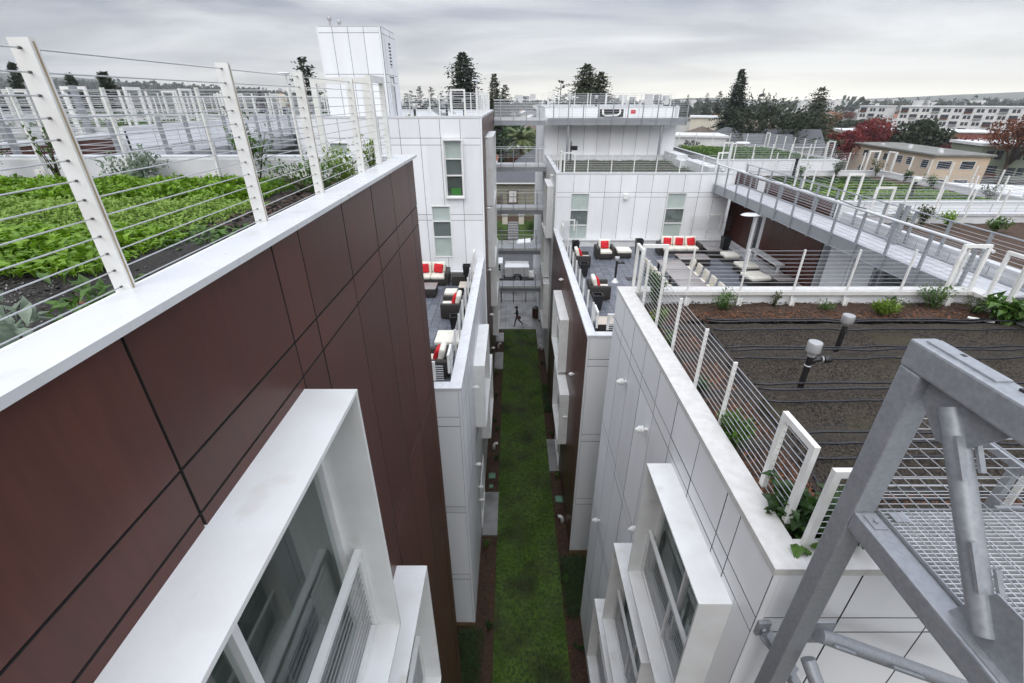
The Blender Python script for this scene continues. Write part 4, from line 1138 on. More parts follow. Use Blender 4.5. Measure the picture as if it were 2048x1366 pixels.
for k, (x, y, h, w, n, lf, m, lab, up_) in enumerate((
        (4.65, 9.35, 0.42, 0.7, 420, 0.07, 'leaf_mid', 'leafy green plant below the first back railing post', 0.7),
        (5.85, 9.45, 0.36, 0.4, 110, 0.08, 'leaf_olive', 'thin olive sapling beneath the second back railing post', 0.8),
        (6.9, 9.3, 0.16, 0.45, 150, 0.07, 'leaf_mid', 'tiny green plant low in back mulch', 0.6),
        (7.95, 9.0, 0.20, 0.55, 700, 0.10, 'leaf_lime', 'grassy lime clump in a black ringed pot', 1.6),
        (8.4, 9.35, 0.25, 0.5, 200, 0.08, 'leaf_dark', 'dark spreading plant behind the grassy lime clump', 0.4),
        (9.35, 9.35, 0.50, 0.75, 620, 0.07, 'leaf_mid', 'bushy green shrub near the right end of soil roof', 0.8),
        (10.0, 9.1, 0.34, 0.6, 700, 0.055, 'leaf_olive', 'feathery olive bush beside the bushy green shrub', 0.8),
        (10.25, 8.6, 0.42, 0.85, 150, 0.24, 'leaf_mid', 'large leaved comfrey plant at the right soil roof edge', 0.3),
        (2.90, 4.75, 0.46, 0.55, 460, 0.11, 'leaf_mid', 'leafy spear shaped plant spilling over the right coping', 0.9),
        (2.98, 6.1, 0.22, 0.4, 240, 0.07, 'leaf_dark', 'low dark herb beside the right coping', 0.6),
        (3.0, 7.6, 0.25, 0.35, 160, 0.07, 'leaf_mid', 'small green herb behind the coping rail, middle', 0.8),
        (2.98, 8.4, 0.42, 0.45, 300, 0.09, 'leaf_lime', 'yellow green ferny plant by the far coping corner', 1.0),
        (3.15, 9.35, 0.85, 0.42, 520, 0.09, 'leaf_mid', 'tall climbing plant inside the far corner frames', 1.0),
        (2.98, 3.3, 0.55, 0.62, 200, 0.17, 'leaf_dark', 'dark broad leaved plant in the near coping corner', 0.2),
        (3.25, 3.25, 0.62, 0.7, 220, 0.17, 'leaf_dark', 'dark broad leaved plant between the near white frames', 0.2),
        (2.84, 3.02, 0.36, 0.42, 60, 0.17, 'leaf_mid', 'low bright broad leaved plant at the coping notch', 0.3))):
    shrub(lab, (x, y, SR + 0.05), h, w, n, lf, m, seed=200 + k, upright=up_, leaf_w=0.62 if lf > 0.15 else 0.4, bare=0.25 if lf > 0.15 else 0.1)
t = railing('white cable railing along the alley coping of right soil roof', (2.79, 9.55), (2.79, 3.28), 12.70, 0.90, [0.55, 1.55, 2.55, 3.68, 4.62], 12, 0.05, 0.022, 0.25, frames=[(-0.42, 0.5), (5.75, 0.56)], cr=0.0048, n=8, fh=0.99)
t = railing('bracketed white cable railing along the back of right soil roof', (3.3, 9.60), (10.2, 9.60), 12.70, 0.95, [0.62, 1.80, 2.99, 4.18, 5.38, 6.5], 11, 0.05, 0.022, 0.34, frames=[(-0.5, 0.55), (6.35, 0.6)], brackets=-1, fh=1.06)
t = railing('short white cable railing with corner frame at near coping', (2.78, 2.98), (5.2, 2.98), 12.70, 0.90, [1.7], 12, 0.05, 0.022, 0.25, frames=[(0.0, 0.42)], cr=0.0045, n=8, fh=0.97)
t = railing('white cable railing at the right end of soil roof', (10.38, 3.5), (10.38, 9.4), 12.70, 0.92, [0.3, 1.6, 2.9, 4.2, 5.4], 11, 0.05, 0.022, 0.2, frames=[(5.3, 0.55)], fh=1.0)
# ---- other roofs: beds, crops, railings
bed('garden_soil', 2.62, 11.5, 25.85, 34.2, 12.72, 'soil_brown', 0.05, None, 0.2, 12)
crop_row('sparse green seedlings on the roof behind the right terrace', 2.7, 11.4, 26.2, 33.6, 12.72, 26, 0.16, 0.22, 'leaf_mid', 41, 0.4, 1.0, rowmask=lambda x, y, r: r.random() < 0.35 + 0.6 * (math.sin(y * 5.2) > 0.2))
railing('white cable railing above the white wall with two tall windows', (2.75, 25.95), (11.5, 25.95), 13.05, 0.85, [1.3, 2.55, 3.75, 4.95, 6.2, 7.4], 10, 0.05, 0.04, 0.1, frames=[(0.0, 0.62), (8.1, 0.62)], fh=0.98, cr=0.007)
railing('white cable railing on the alley edge of planted roof, right side', (2.62, 26.2), (2.62, 32.9), 13.05, 0.9, [0.6, 1.8, 3.0, 4.2, 5.4], 9, 0.05, 0.04, 0.1, frames=[(-0.2, 0.5)], fh=1.0, cr=0.007)
wt = thing('water_meter', 'small black valve stand on the planted roof bed', 'valve', (3.75, 31.5, 12.72)); rod('pipe', (0, 0, 0), (0, 0, 0.9), 0.05, 'black_plastic', wt, 8); box('valve', (-0.05, -0.1, 0.9), (0.4, 0.1, 1.15), 'black_plastic', wt); rod('handle', (0, 0, 1.15), (0, 0, 1.4), 0.03, 'black_plastic', wt, 6)
pp = thing('roof_ducts', 'white stepped duct boxes along the planted roof right edge', 'duct', (10.9, 30, 12.72))
box('duct', (-0.35, 1.5, 0.0), (0.35, 4.2, 0.62), 'white_metal', pp); box('duct', (-0.5, 0.2, 0.0), (0.1, 1.49, 0.42), 'white_metal', pp); box('duct', (-0.2, -3.6, 0.0), (0.5, 0.19, 0.5), 'white_metal', pp)
railing('white cable railing along far upper roof, in front', (2.5, 34.9), (11.0, 34.9), 16.05, 0.8, [0.2, 1.4, 2.6, 3.8, 5.0, 6.2, 7.4, 8.2], 8, 0.06, 0.05, 0.05, frames=[(-0.1, 0.5)], cr=0.007)
railing('white cable railing along far upper roof, at the back', (2.5, 45.5), (11.0, 45.5), 16.05, 0.9, [0.2, 1.6, 3.0, 4.4, 5.8, 7.2, 8.3], 8, 0.07, 0.06, 0.05, cr=0.008)
for x, lab in ((4.2, 'small white capped vent on far upper roof, leftmost'), (6.1, 'small white capped vent on far upper roof, right one')):
    v = thing('roof_vent', lab, 'roof vent', (x, 37.5, 15.5)); rod('pipe', (0, 0, 0), (0, 0, 1.0), 0.07, 'black_plastic', v, 8); rod('cap', (0, 0, 1.0), (0, 0, 1.25), 0.13, 'cap_grey', v, 12)
crop_row('small shrubs and herbs planted along the far upper roof', 2.8, 10.8, 36, 45, 15.55, 9, 0.25, 0.5, 'leaf_mid', 42, 0.4, 1.0)
# RB crops
bed('garden_soil', 12.65, 20.05, 18.1, 26.45, 12.78, 'mulch', 0.05, None, 0.2, 14)
for k, (y, lab) in enumerate(((18.7, 'nearest'), (19.6, 'second'), (20.5, 'third'), (21.4, 'fourth'), (22.4, 'fifth'), (23.5, 'sixth'), (24.6, 'farthest'))):
    crop_row(lab + ' green crop row from the white wall on right roof', 12.9, 19.6 - 0.2 * k, y - 0.38, y + 0.38, 12.80, 420, 0.14, 0.17, ('leaf', 'leaf_mid', 'leaf_fine', 'leaf_mid', 'leaf_lime', 'leaf_mid', 'leaf_dark')[k], 50 + k, 0.5, 1.0)
railing('white cable railing on the wall above the right walkway crops', (12.6, 18.15), (20.2, 18.15), 13.05, 0.9, [1.35, 2.55, 3.75, 4.95, 6.1, 7.2], 10, 0.05, 0.04, 0.1, frames=[(0.05, 0.6)], cr=0.006, fh=0.98)
railing('white cable railing down the far right side of crop roof', (20.1, 18.3), (20.1, 26.4), 13.05, 0.9, [0.3, 1.5, 2.7, 3.9, 5.1, 6.3, 7.5], 10, 0.05, 0.04, 0.1, frames=[(7.4, 0.6)], cr=0.006, fh=1.0)
railing('white cable railing across the back of crop roof', (12.7, 26.5), (20.0, 26.5), 13.05, 0.9, [0.3, 1.6, 2.9, 4.2, 5.5, 6.3], 10, 0.05, 0.04, 0.1, frames=[(6.5, 0.6)], cr=0.006, fh=1.0)
railing('white gate frames and rail beside the right walkway', (12.6, 18.5), (12.6, 24), 13.05, 0.85, [0.4, 1.6], 9, 0.05, 0.04, 0.1, frames=[(2.2, 0.7)], cr=0.006)
for k, (x, y, h, w, m, lab) in enumerate(((19.6, 26.0, 0.9, 0.8, 'leaf_olive', 'olive bush in the far corner of crop roof'), (17.5, 26.1, 0.8, 0.6, 'leaf_dark', 'dark little tree by the crop roof back parapet'), (15.6, 26.1, 0.6, 0.7, 'leaf_mid', 'small green bush by the crop roof back parapet'),
                                          (19.8, 24.3, 0.5, 0.6, 'leaf_dark', 'dark bush on the crop roof right parapet, far one'), (19.8, 22.6, 0.5, 0.6, 'leaf_mid', 'green bush on the crop roof right parapet, middle'), (19.8, 19.6, 0.55, 0.8, 'leaf_olive', 'olive bush on the crop roof right parapet, near one'))):
    shrub(lab, (x, y, 12.8), h, w, 200, 0.12, m, seed=300 + k)
v = thing('roof_vent', 'white capped black vent among the right crop rows', 'roof vent', (16.6, 19.7, 12.8)); rod('pipe', (0, 0, 0), (0, 0, 0.7), 0.05, 'black_plastic', v, 8); rod('cap', (0, 0, 0.7), (0, 0, 0.9), 0.14, 'pvc', v, 12)
v = thing('roof_vent', 'black standpipe at the back of crop rows', 'roof vent', (14.9, 25.6, 12.8)); rod('pipe', (0, 0, 0), (0, 0, 0.9), 0.07, 'black_plastic', v, 8); rod('cap', (0, 0, 0.9), (0, 0, 0.98), 0.09, 'black_plastic', v, 8)
# RC crops
bed('garden_soil', 13.45, 20.85, 31.9, 41.3, 12.78, 'soil_brown', 0.05, None, 0.25, 15)
crop_row('dense green crops covering the farthest right roof', 13.6, 20.4, 32.3, 41.0, 12.8, 150, 0.26, 0.34, 'leaf_mid', 61, 0.45, 0.9)
crop_row('bright yellow green crops at left of farthest roof', 13.6, 16.2, 37.5, 41.0, 12.82, 60, 0.30, 0.36, 'leaf_lime', 62, 0.45, 0.9)
railing('white cable railing on the front of farthest right roof', (13.6, 31.9), (20.9, 31.9), 13.05, 0.9, [0.8, 2.0, 3.2, 4.4, 5.6, 6.7], 9, 0.06, 0.05, 0.1, frames=[(0.0, 0.6)], cr=0.008)
railing('white cable railing down the side of farthest right roof', (20.85, 32.1), (20.85, 41.2), 13.05, 0.95, [0.8, 2.1, 3.4, 4.7, 6.0, 7.3, 8.4], 9, 0.06, 0.05, 0.1, frames=[(0, 0.7), (8.4, 0.6)], cr=0.008)
railing('white cable railing across the back of farthest right roof', (13.4, 41.3), (20.7, 41.3), 13.05, 0.95, [0.4, 1.8, 3.2, 4.6, 6.0], 9, 0.06, 0.05, 0.1, cr=0.008)
# R2 bed
bed('garden_soil', 12.7, 23.7, 3.3, 17.15, 12.42, 'mulch', 0.04, None, 0.25, 16)
railing('white cable railing at the back of the right edge roof', (12.7, 17.0), (23.5, 17.0), 12.75, 0.9, [1.5, 2.7, 3.9, 5.1, 6.3], 9, 0.05, 0.04, 0.3, frames=[(0.3, 0.7)], cr=0.006)
for k, (x, y, h, w, m, lab) in enumerate(((14.6, 16.4, 0.75, 0.6, 'leaf_olive', 'thin olive bush at back of the right edge roof'), (15.6, 16.3, 0.5, 0.9, 'leaf', 'bright green mounded bush on the right edge roof'), (16.7, 15.9, 0.4, 0.8, 'leaf_mid', 'low green bush right of the bright mound'), (14.0, 16.5, 0.5, 0.5, 'leaf_olive', 'small olive sprig left on the right edge roof'))):
    shrub(lab, (x, y, 12.44), h, w, 320, 0.12, m, seed=320 + k)
# FL roof
crop_row('small herbs along the tall left block roof edge', -5.2, -1.6, 20.7, 22.5, 15.3, 18, 0.16, 0.25, 'leaf_mid', 71, 0.4, 1.0, rowmask=lambda x, y, r: math.sin(x * 4) > 0.2)
shrub('green yellow roof shrub left of the black capped pipe', (-4.2, 21.2, 15.3), 0.6, 0.5, 200, 0.1, 'leaf_lime', seed=330)
railing('white cable railing at the front corner of tall left roof', (-3.0, 20.6), (-1.5, 20.6), 15.9, 0.85, [0.1], 9, 0.05, 0.04, 0.1, frames=[(0.55, 0.6)], cr=0.006, fh=0.95)
railing('white cable railing along the alley edge of tall left roof', (-1.42, 20.7), (-1.42, 32.5), 15.9, 0.9, [0.2, 0.9, 2.2, 3.4, 4.6, 5.8, 7.0, 8.2, 9.4, 10.6, 11.5], 9, 0.05, 0.04, 0.1, frames=[(0.0, 0.5)], cr=0.006)
railing('white cable railing across the back of tall left roof', (-8.0, 32.7), (-1.6, 32.7), 15.9, 0.95, [0.2, 1.5, 2.8, 4.1, 5.4, 6.2], 9, 0.06, 0.05, 0.1, cr=0.008)
railing('white cable railing left of the elevator tower', (-9.2, 27.2), (-5.2, 27.2), 15.75, 1.0, [0.2, 1.4, 2.6, 3.8], 9, 0.05, 0.05, 0.1, frames=[(0.0, 0.6), (0.9, 0.6)], cr=0.007)
for k, (x, y, h, lab) in enumerate(((-4.25, 22.4, 0.85, 'leftmost'), (-2.95, 23.2, 1.05, 'middle'), (-2.3, 24.6, 1.1, 'rightmost'))):
    v = thing('roof_vent', lab + ' capped black vent on the tall left roof', 'roof vent', (x, y, 15.26)); rod('pipe', (0, 0, 0), (0, 0, h), 0.05, 'black_plastic', v, 8); rod('cap', (0, 0, h), (0, 0, h + 0.17), 0.09, 'cap_grey', v, 12)
st = thing('roof_steps', 'small galvanized steps on the tall left roof', 'steps', (-4.1, 27.0, 15.3))
for i in range(4): box('tread', (0.28 * i, -0.4, 0.72 - 0.2 * i), (0.28 * i + 0.27, 0.4, 0.76 - 0.2 * i), 'galvanized', st)
for y in (-0.42, 0.42): bar('stringer', (0, y, 0.72), (1.1, y, 0.05), 0.03, 0.14, 'galvanized', st); bar('handrail', (0, y, 1.2), (1.1, y, 0.5), 0.04, 0.04, 'galvanized', st)
bn = thing('storage_bin', 'black storage bin in front of the elevator tower', 'bin', (-5.6, 22.3, 15.26)); box('body', (-0.35, -0.25, 0), (0.35, 0.25, 0.42), 'black_plastic', bn); box('lid', (-0.38, -0.28, 0.421), (0.38, 0.28, 0.49), 'black_plastic', bn)
# L2 / L3 / L4 roofs
bed('garden_soil', -19.6, -10.4, -1.6, 12.6, 15.36, 'soil_brown', 0.05, None, 0.3, 17)
crop_row('sparse green crops on the brown walled left roof', -19, -10.6, 8, 12.5, 15.38, 25, 0.2, 0.22, 'leaf_mid', 81, 0.4, 1.0)
bed('garden_soil', -19.6, -10.4, 13.4, 24.2, 15.45, 'soil_brown', 0.05, None, 0.3, 18)
crop_row('green crops on the white walled left roof', -19, -10.5, 13.6, 24, 15.47, 24, 0.2, 0.3, 'leaf_mid', 82, 0.4, 1.0)
bed('garden_soil', -33.6, -9.5, 27.9, 43.6, 15.36, 'soil_brown', 0.05, None, 0.4, 19)
crop_row('green crops on the farthest left roof', -33, -9.8, 28.2, 43, 15.38, 10, 0.25, 0.3, 'leaf_dark', 83, 0.4, 1.0)
railing('white railing at the walkway edge of brown walled roof', (-10.45, 4), (-10.45, 12.5), 15.72, 0.9, [0.4, 1.7, 3.0, 4.3, 5.6, 6.9, 8.2], 9, 0.05, 0.04, 0.1, cr=0.006)
railing('white railing across the back of brown walled roof', (-19.5, 12.5), (-10.6, 12.5), 15.72, 0.9, [0.5, 2, 3.5, 5.0, 6.5, 8.0], 9, 0.05, 0.04, 0.1, frames=[(7.3, 0.6)], cr=0.006)
railing('white railing at the walkway edge of white walled roof', (-10.4, 13.5), (-10.4, 24), 15.85, 0.85, [0.3, 1.3, 2.5, 3.7, 4.9, 6.1, 7.3, 8.5, 9.7], 9, 0.05, 0.04, 0.1, frames=[(0.5, 0.6), (2.8, 0.6)], cr=0.006)
railing('white railing on the front of white walled roof', (-19.5, 13.45), (-10.6, 13.45), 15.85, 0.85, [0.5, 1.9, 3.3, 4.7, 6.1, 7.5], 9, 0.05, 0.04, 0.1, frames=[(7.9, 0.65)], cr=0.006)
railing('white railing across the back of white walled roof', (-19.5, 24.1), (-10.6, 24.1), 15.85, 0.9, [0.5, 1.8, 3.1, 4.4, 5.7, 7.0, 8.3], 9, 0.05, 0.04, 0.1, frames=[(3.3, 0.7), (6.0, 0.7)], cr=0.006)
railing('white railing on the front of farthest left roof', (-33, 27.9), (-9.6, 27.9), 15.75, 0.9, rng(0.5, 23, 1.3), 8, 0.05, 0.05, 0.1, frames=[(17, 0.8), (20, 0.8)], cr=0.008)
railing('white railing across the middle of farthest left roof', (-33, 35), (-9.6, 35), 15.75, 0.95, rng(0.5, 23, 1.6), 8, 0.06, 0.06, 0.4, frames=[(14, 0.9), (21, 0.9)], cr=0.008)
railing('white railing across the back of farthest left roof', (-33, 43), (-9.6, 43), 15.75, 1.0, rng(0.5, 23, 1.8), 8, 0.07, 0.07, 0.4, cr=0.01)
for k, (x, y, h) in enumerate(((-12.3, 12.2, 16.85), (-11.4, 12.4, 16.85), (-10.9, 13.0, 16.8))):
    o_ = box('steel_post', (x - 0.06, y - 0.06, 15.3), (x + 0.06, y + 0.06, h), 'galvanized'); tag(o_, ('leftmost', 'middle', 'rightmost')[k] + ' tall galvanized gate post between the left roofs', 'post', 'steel gate posts on the left roofs')

# ================================================================== TERRACE FURNITURE


def armchair(label, loc, rz, w=0.95, seats=1, pillows=1):
    """wicker seat facing local -y"""
    t = thing('wicker_sofa' if seats > 1 else 'wicker_armchair', label, 'sofa' if seats > 1 else 'armchair', loc, rz)
    W = 0.62 * seats + 0.34; d = 0.86
    rbox('seat_base', (-W / 2 + 0.171, -d / 2 + 0.02, 0.05), (W / 2 - 0.171, d / 2 - 0.13, 0.30), 'wicker', t, 0.015)
    for s in (-1, 1):
        x0, x1 = sorted((s * W / 2, s * (W / 2 - 0.17))); rbox('armrest', (x0, -d / 2, 0.05), (x1, d / 2, 0.60), 'wicker', t, 0.02)
    rbox('backrest', (-W / 2 + 0.171, d / 2 - 0.13, 0.05), (W / 2 - 0.171, d / 2, 0.68), 'wicker', t, 0.02)
    for sx in (-1, 1):
        for sy in (-1, 1): box('foot', (sx * (W / 2 - 0.09) - 0.04, sy * (d / 2 - 0.08) - 0.04, 0.0), (sx * (W / 2 - 0.09) + 0.04, sy * (d / 2 - 0.08) + 0.04, 0.05), 'cap_grey', t)
    for i in range(seats):
        x = -0.31 * seats + 0.62 * i
        rbox('seat_cushion', (x + 0.008, -d / 2 - 0.01, 0.302), (x + 0.612, d / 2 - 0.15, 0.45), 'cushion', t, 0.05, 3, 0.12)
        b = rbox('back_cushion', (x + 0.012, d / 2 - 0.31, 0.44), (x + 0.608, d / 2 - 0.15, 0.90), 'cushion', t, 0.06, 3, 0.2); b.rotation_euler = (R(-12), 0, 0)
    for i in range(pillows):
        x = -0.31 * seats + 0.31 + 0.62 * i * (seats - 1) / max(1, pillows - 1) if pillows > 1 else 0
        p = rbox('red_pillow', (x - 0.20, d / 2 - 0.43, 0.47), (x + 0.20, d / 2 - 0.31, 0.85), 'red_fabric', t, 0.05, 3, 0.5); p.rotation_euler = (R(-22), R(rnd.uniform(-8, 8)), R(rnd.uniform(-10, 10)))
    return t


def ottoman(label, loc, rz=0, s=0.72):
    t = thing('ottoman', label, 'ottoman', loc, rz)
    rbox('base', (-s / 2, -s / 2, 0.03), (s / 2, s / 2, 0.27), 'wicker', t, 0.015)
    rbox('cushion', (-s / 2 - 0.01, -s / 2 - 0.01, 0.272), (s / 2 + 0.01, s / 2 + 0.01, 0.43), 'cushion', t, 0.05, 3, 0.1)
    return t


def planter(label, loc, s=0.36, h=0.75):
    t = thing('planter', label, 'planter', loc, 0.05)
    prof = [(s * 0.5, 0), (s * 0.72, h), (s * 0.62, h), (s * 0.60, h - 0.12)]
    vs, fs = [], []
    for r_, z_ in prof:
        for k in range(4): a = R(45 + 90 * k); vs.append((r_ * math.cos(a), r_ * math.sin(a), z_))
    for i in range(3):
        for k in range(4): fs.append((i * 4 + k, i * 4 + (k + 1) % 4, i * 4 + 4 + (k + 1) % 4, i * 4 + 4 + k))
    mesh('box', vs, fs, 'black_plastic', t)
    box('soil', (-s * 0.43, -s * 0.43, h - 0.14), (s * 0.43, s * 0.43, h - 0.10), 'soil_black', t)
    return t


def side_table(label, loc, w, d, h, top='tabletop', rz=0):
    t = thing('coffee_table', label, 'table', loc, rz)
    rbox('base', (-w / 2 + 0.02, -d / 2 + 0.02, 0.02), (w / 2 - 0.02, d / 2 - 0.02, h - 0.03), 'wicker', t, 0.012)
    rbox('top', (-w / 2, -d / 2, h - 0.03), (w / 2, d / 2, h), top, t, 0.008)
    return t


DK = 9.255
armchair('wicker armchair with red pillow facing camera below the left tall window', (4.75, 23.0, DK), 0.05)
ottoman('cream ottoman between the facing armchair and tall black planter', (5.75, 23.15, DK), 0.0)
planter('tall black planter between the ottoman and the long sofa', (6.65, 23.6, DK), 0.36, 0.8)
armchair('long cream wicker sofa with three red pillows on right terrace', (8.75, 23.6, DK), 0.0, seats=3, pillows=3)
side_table('dark wicker side table at the right end of long sofa', (10.35, 23.2, DK), 0.75, 0.75, 0.45)
side_table('low wide coffee table in front of the long sofa', (8.9, 21.9, DK), 1.5, 0.9, 0.40)
armchair('side facing wicker armchair with red pillow, far along right terrace rail', (3.35, 21.7, DK), R(90))
armchair('side facing wicker armchair with red pillow, near along right terrace rail', (3.55, 17.7, DK), R(90))
planter('black planter beside the far rail armchair on right terrace', (3.3, 20.2, DK), 0.38, 0.62)
planter('black planter beside the near rail armchair on right terrace', (3.3, 16.4, DK), 0.38, 0.62)
planter('black planter in the far left corner of right terrace', (3.3, 23.4, DK), 0.36, 0.75)
side_table('beige topped stool at the near rail corner of right terrace', (3.25, 14.5, DK), 0.65, 0.65, 0.42, 'bench_beige')
planter('tall black planter by the white frame at terrace right side', (11.3, 23.9, DK), 0.40, 0.85)
for k, (x, y, lab) in enumerate(((10.9, 22.3, 'cream topped wicker stool, farthest along the terrace right edge'), (11.0, 20.7, 'cream topped wicker stool, second along the terrace right edge'), (10.75, 19.2, 'large cream ottoman under the curved lamp post'))):
    ottoman(lab, (x, y, DK), 0.1 * k, 0.72 + 0.1 * k)
side_table('dark wicker box table beside the large cream ottoman', (11.6, 18.6, DK), 0.8, 0.8, 0.5)
bt = thing('bar_ledge', 'white slanted ledge board on the terrace right edge', 'ledge', (11.75, 20.6, DK)); box('board', (-0.2, -1.3, 0.78), (0.2, 1.3, 0.83), 'white_metal', bt)
for y in (-1.2, 1.2): box('leg', (-0.05, y - 0.04, 0), (0.05, y + 0.04, 0.78), 'white_metal', bt)
# dining table with chairs
dt = thing('dining_table', 'long dining table with pinkish grey top on right terrace', 'table', (7.15, 18.4, DK))
for i, (a, c) in enumerate(((-1.9, -0.65), (-0.64, 0.62), (0.63, 1.9))): rbox('table_top', (-0.55, a, 0.70), (0.55, c, 0.745), 'tabletop', dt, 0.01)
for sx in (-1, 1):
    for sy in (-1.75, 0, 1.75): box('leg', (sx * 0.45 - 0.04, sy - 0.04, 0), (sx * 0.45 + 0.04, sy + 0.04, 0.70), 'wicker', dt)


def dchair(label, loc, rz):
    t = thing('dining_chair', label, 'chair', loc, rz, 'cream dining chairs around the long table')
    rbox('seat', (-0.24, -0.24, 0.38), (0.24, 0.22, 0.47), 'cushion', t, 0.03)
    b = rbox('backrest', (-0.24, 0.20, 0.44), (0.24, 0.29, 0.88), 'bench_cream', t, 0.03); b.rotation_euler = (R(-8), 0, 0)
    for sx in (-1, 1):
        for sy in (-1, 1): box('leg', (sx * 0.2 - 0.02, sy * 0.2 - 0.02, 0), (sx * 0.2 + 0.02, sy * 0.2 + 0.02, 0.38), 'wicker', t)
    return t


for i in range(5):
    nm = ('nearest', 'second', 'third', 'fourth', 'farthest')[i]
    dchair(nm + ' cream dining chair on the right side of long table', (7.95, 16.9 + 0.78 * i, DK), R(-90))
    dchair(nm + ' cream dining chair on the left side of long table', (6.35, 16.9 + 0.78 * i, DK), R(90))
v = thing('vent_pipe', 'black standpipe on white base in the middle of right terrace', 'vent pipe', (4.6, 19.4, DK))
lathe('base', [(0.16, 0), (0.15, 0.02), (0.06, 0.14), (0.05, 0.2)], 'pvc', v); rod('pipe', (0, 0, 0.18), (0, 0, 1.05), 0.05, 'black_plastic', v, 12); rod('cap', (0, 0, 1.0), (0, 0, 1.16), 0.11, 'cap_grey', v, 16)
rod('elbow', (0, 0, 0.88), (0.26, 0, 0.90), 0.045, 'black_plastic', v, 12); rod('elbow_end', (0.24, 0, 0.9), (0.33, 0, 0.9), 0.06, 'black_plastic', v, 12)
dr = box('floor_drain', (5.2, 19.6, DK - 0.003), (5.7, 20.0, DK + 0.006), 'black_iron'); tag(dr, 'dark square floor drain on right terrace pavers', 'drain')
for k, (x, y) in enumerate(((9.95, 17.1), (10.35, 16.8))):
    v = thing('roof_vent', ('left', 'right')[k] + ' small white cone vent behind the back railing of soil roof', 'roof vent', (x, y, DK)); lathe('cone', [(0.16, 0), (0.14, 0.04), (0.04, 0.18), (0.035, 0.42), (0.05, 0.46), (0.03, 0.5)], 'pvc', v, 12)
# left terrace
armchair('cream two seat wicker sofa with red pillows on left terrace', (-3.55, 19.3, DK), 0.0, seats=2, pillows=2)
side_table('dark wicker side table beside the left terrace sofa', (-2.35, 19.2, DK), 0.6, 0.6, 0.42, 'wicker')
planter('tall black planter in the far corner of left terrace', (-1.98, 19.25, DK), 0.34, 0.85)
side_table('grey topped coffee table before the left terrace sofa', (-3.75, 17.9, DK), 1.25, 0.75, 0.40)
armchair('wicker armchair with red pillow backing onto left terrace rail, farther one', (-2.2, 15.9, DK), R(-90))
armchair('wicker armchair with red pillow by the left terrace gate, nearer one', (-2.25, 11.8, DK), R(-90))
planter('black tapered planter between left terrace armchair and ottoman', (-2.0, 14.6, DK), 0.36, 0.55)
planter('black tapered planter beyond the left terrace armchair', (-2.0, 17.1, DK), 0.36, 0.5)
ottoman('large cream ottoman by the left terrace rail', (-2.05, 13.3, DK), 0.0, 0.85)
side_table('beige topped stool beside the left terrace rail, far one', (-1.95, 18.0, DK), 0.5, 0.7, 0.42, 'bench_beige')
ottoman('small cream stool between left terrace planter and armchair', (-2.45, 17.3, DK), 0.0, 0.5)
# terrace railings
railing('white cable railing on the alley coping of left terrace', (-1.66, 10.3), (-1.66, 19.9), 10.1, 0.5, [0.5, 1.6, 2.7, 3.8, 4.9, 6.0, 7.1, 8.2], 7, 0.06, 0.03, 0.8, frames=[(0.0, 0.62), (9.0, 0.5)], cr=0.006, fh=0.55)
railing('white louvred gate frame at the front of left terrace', (-2.9, 9.97), (-1.75, 9.97), 10.1, 0.45, [0.0], 7, 0.05, 0.04, 0.8, frames=[(0.1, 0.85)], cr=0.014, fh=0.55)
railing('white cable railing on the alley coping of right terrace', (2.68, 13.0), (2.68, 25.2), 10.1, 0.5, [0.9, 2.0, 3.1, 4.2, 5.3, 6.4, 7.5, 8.6, 9.7], 7, 0.06, 0.03, 0.8, frames=[(0.0, 0.62), (11.0, 0.6)], cr=0.006, fh=0.55)
railing('white louvred gate frame at the front of right terrace', (2.95, 12.87), (4.0, 12.87), 10.1, 0.45, [0.95], 7, 0.05, 0.04, 0.8, frames=[(0.0, 0.85)], cr=0.014, fh=0.55)
railing('short white cable railing in the far left corner of right terrace', (2.75, 25.2), (3.6, 25.2), 10.1, 0.5, [0.8], 7, 0.06, 0.03, 0.8, frames=[(0.0, 0.7)], cr=0.006, fh=0.6)
railing('white cable railing with frames at right back of right terrace', (9.8, 25.3), (12.0, 25.3), 10.1, 0.75, [0.1], 8, 0.05, 0.03, 0.8, frames=[(0.9, 0.8)], cr=0.006, fh=0.85)


def lamp(label, loc, h, reach, rz):
    t = thing('lamp_post', label, 'lamp post', loc, rz)
    rod('pole', (0, 0, 0), (0, 0, h), 0.06, 'white_metal', t, 12)
    tube('arm', [(0, 0, h - 0.1), (0.03, 0, h), (0.15, 0, h + 0.06), (reach * 0.5, 0, h + 0.08)], 0.035, 'white_metal', t, 8)
    lathe('lamp_head', [(0.0, -0.03), (0.16, -0.025), (0.20, 0.0), (0.14, 0.05), (0.0, 0.06)], 'white_metal', t, 20, (reach, 0, h + 0.07)).scale = (2.0, 1.3, 1.3)
    return t


lamp('white curved lamp post on right terrace before the brown wall', (10.45, 19.8, DK), 2.80, -0.3, 0)
lamp('white curved lamp post at the planted roof corner', (11.45, 25.9, 13.05), 1.35, 0.55, 0)
l3 = thing('lamp_post', 'thin disc topped lamp post on the tall left roof', 'lamp post', (-1.75, 26.0, 15.3)); rod('pole', (0, 0, 0), (0, 0, 2.0), 0.025, 'white_metal', l3, 8); lathe('lamp_head', [(0.03, 1.9), (0.05, 1.98), (0.24, 2.0), (0.2, 2.04), (0, 2.05)], 'white_metal', l3, 16)
l4 = thing('lamp_post', 'white flat headed lamp above the left roofs', 'lamp post', (-9.6, 22.5, 15.1)); rod('pole', (0, 0, 0), (0, 0, 2.35), 0.03, 'white_metal', l4, 8); lathe('lamp_head', [(0.0, 2.33), (0.25, 2.36), (0.2, 2.4), (0, 2.41)], 'white_metal', l4, 16, (-0.1, 0, 0))
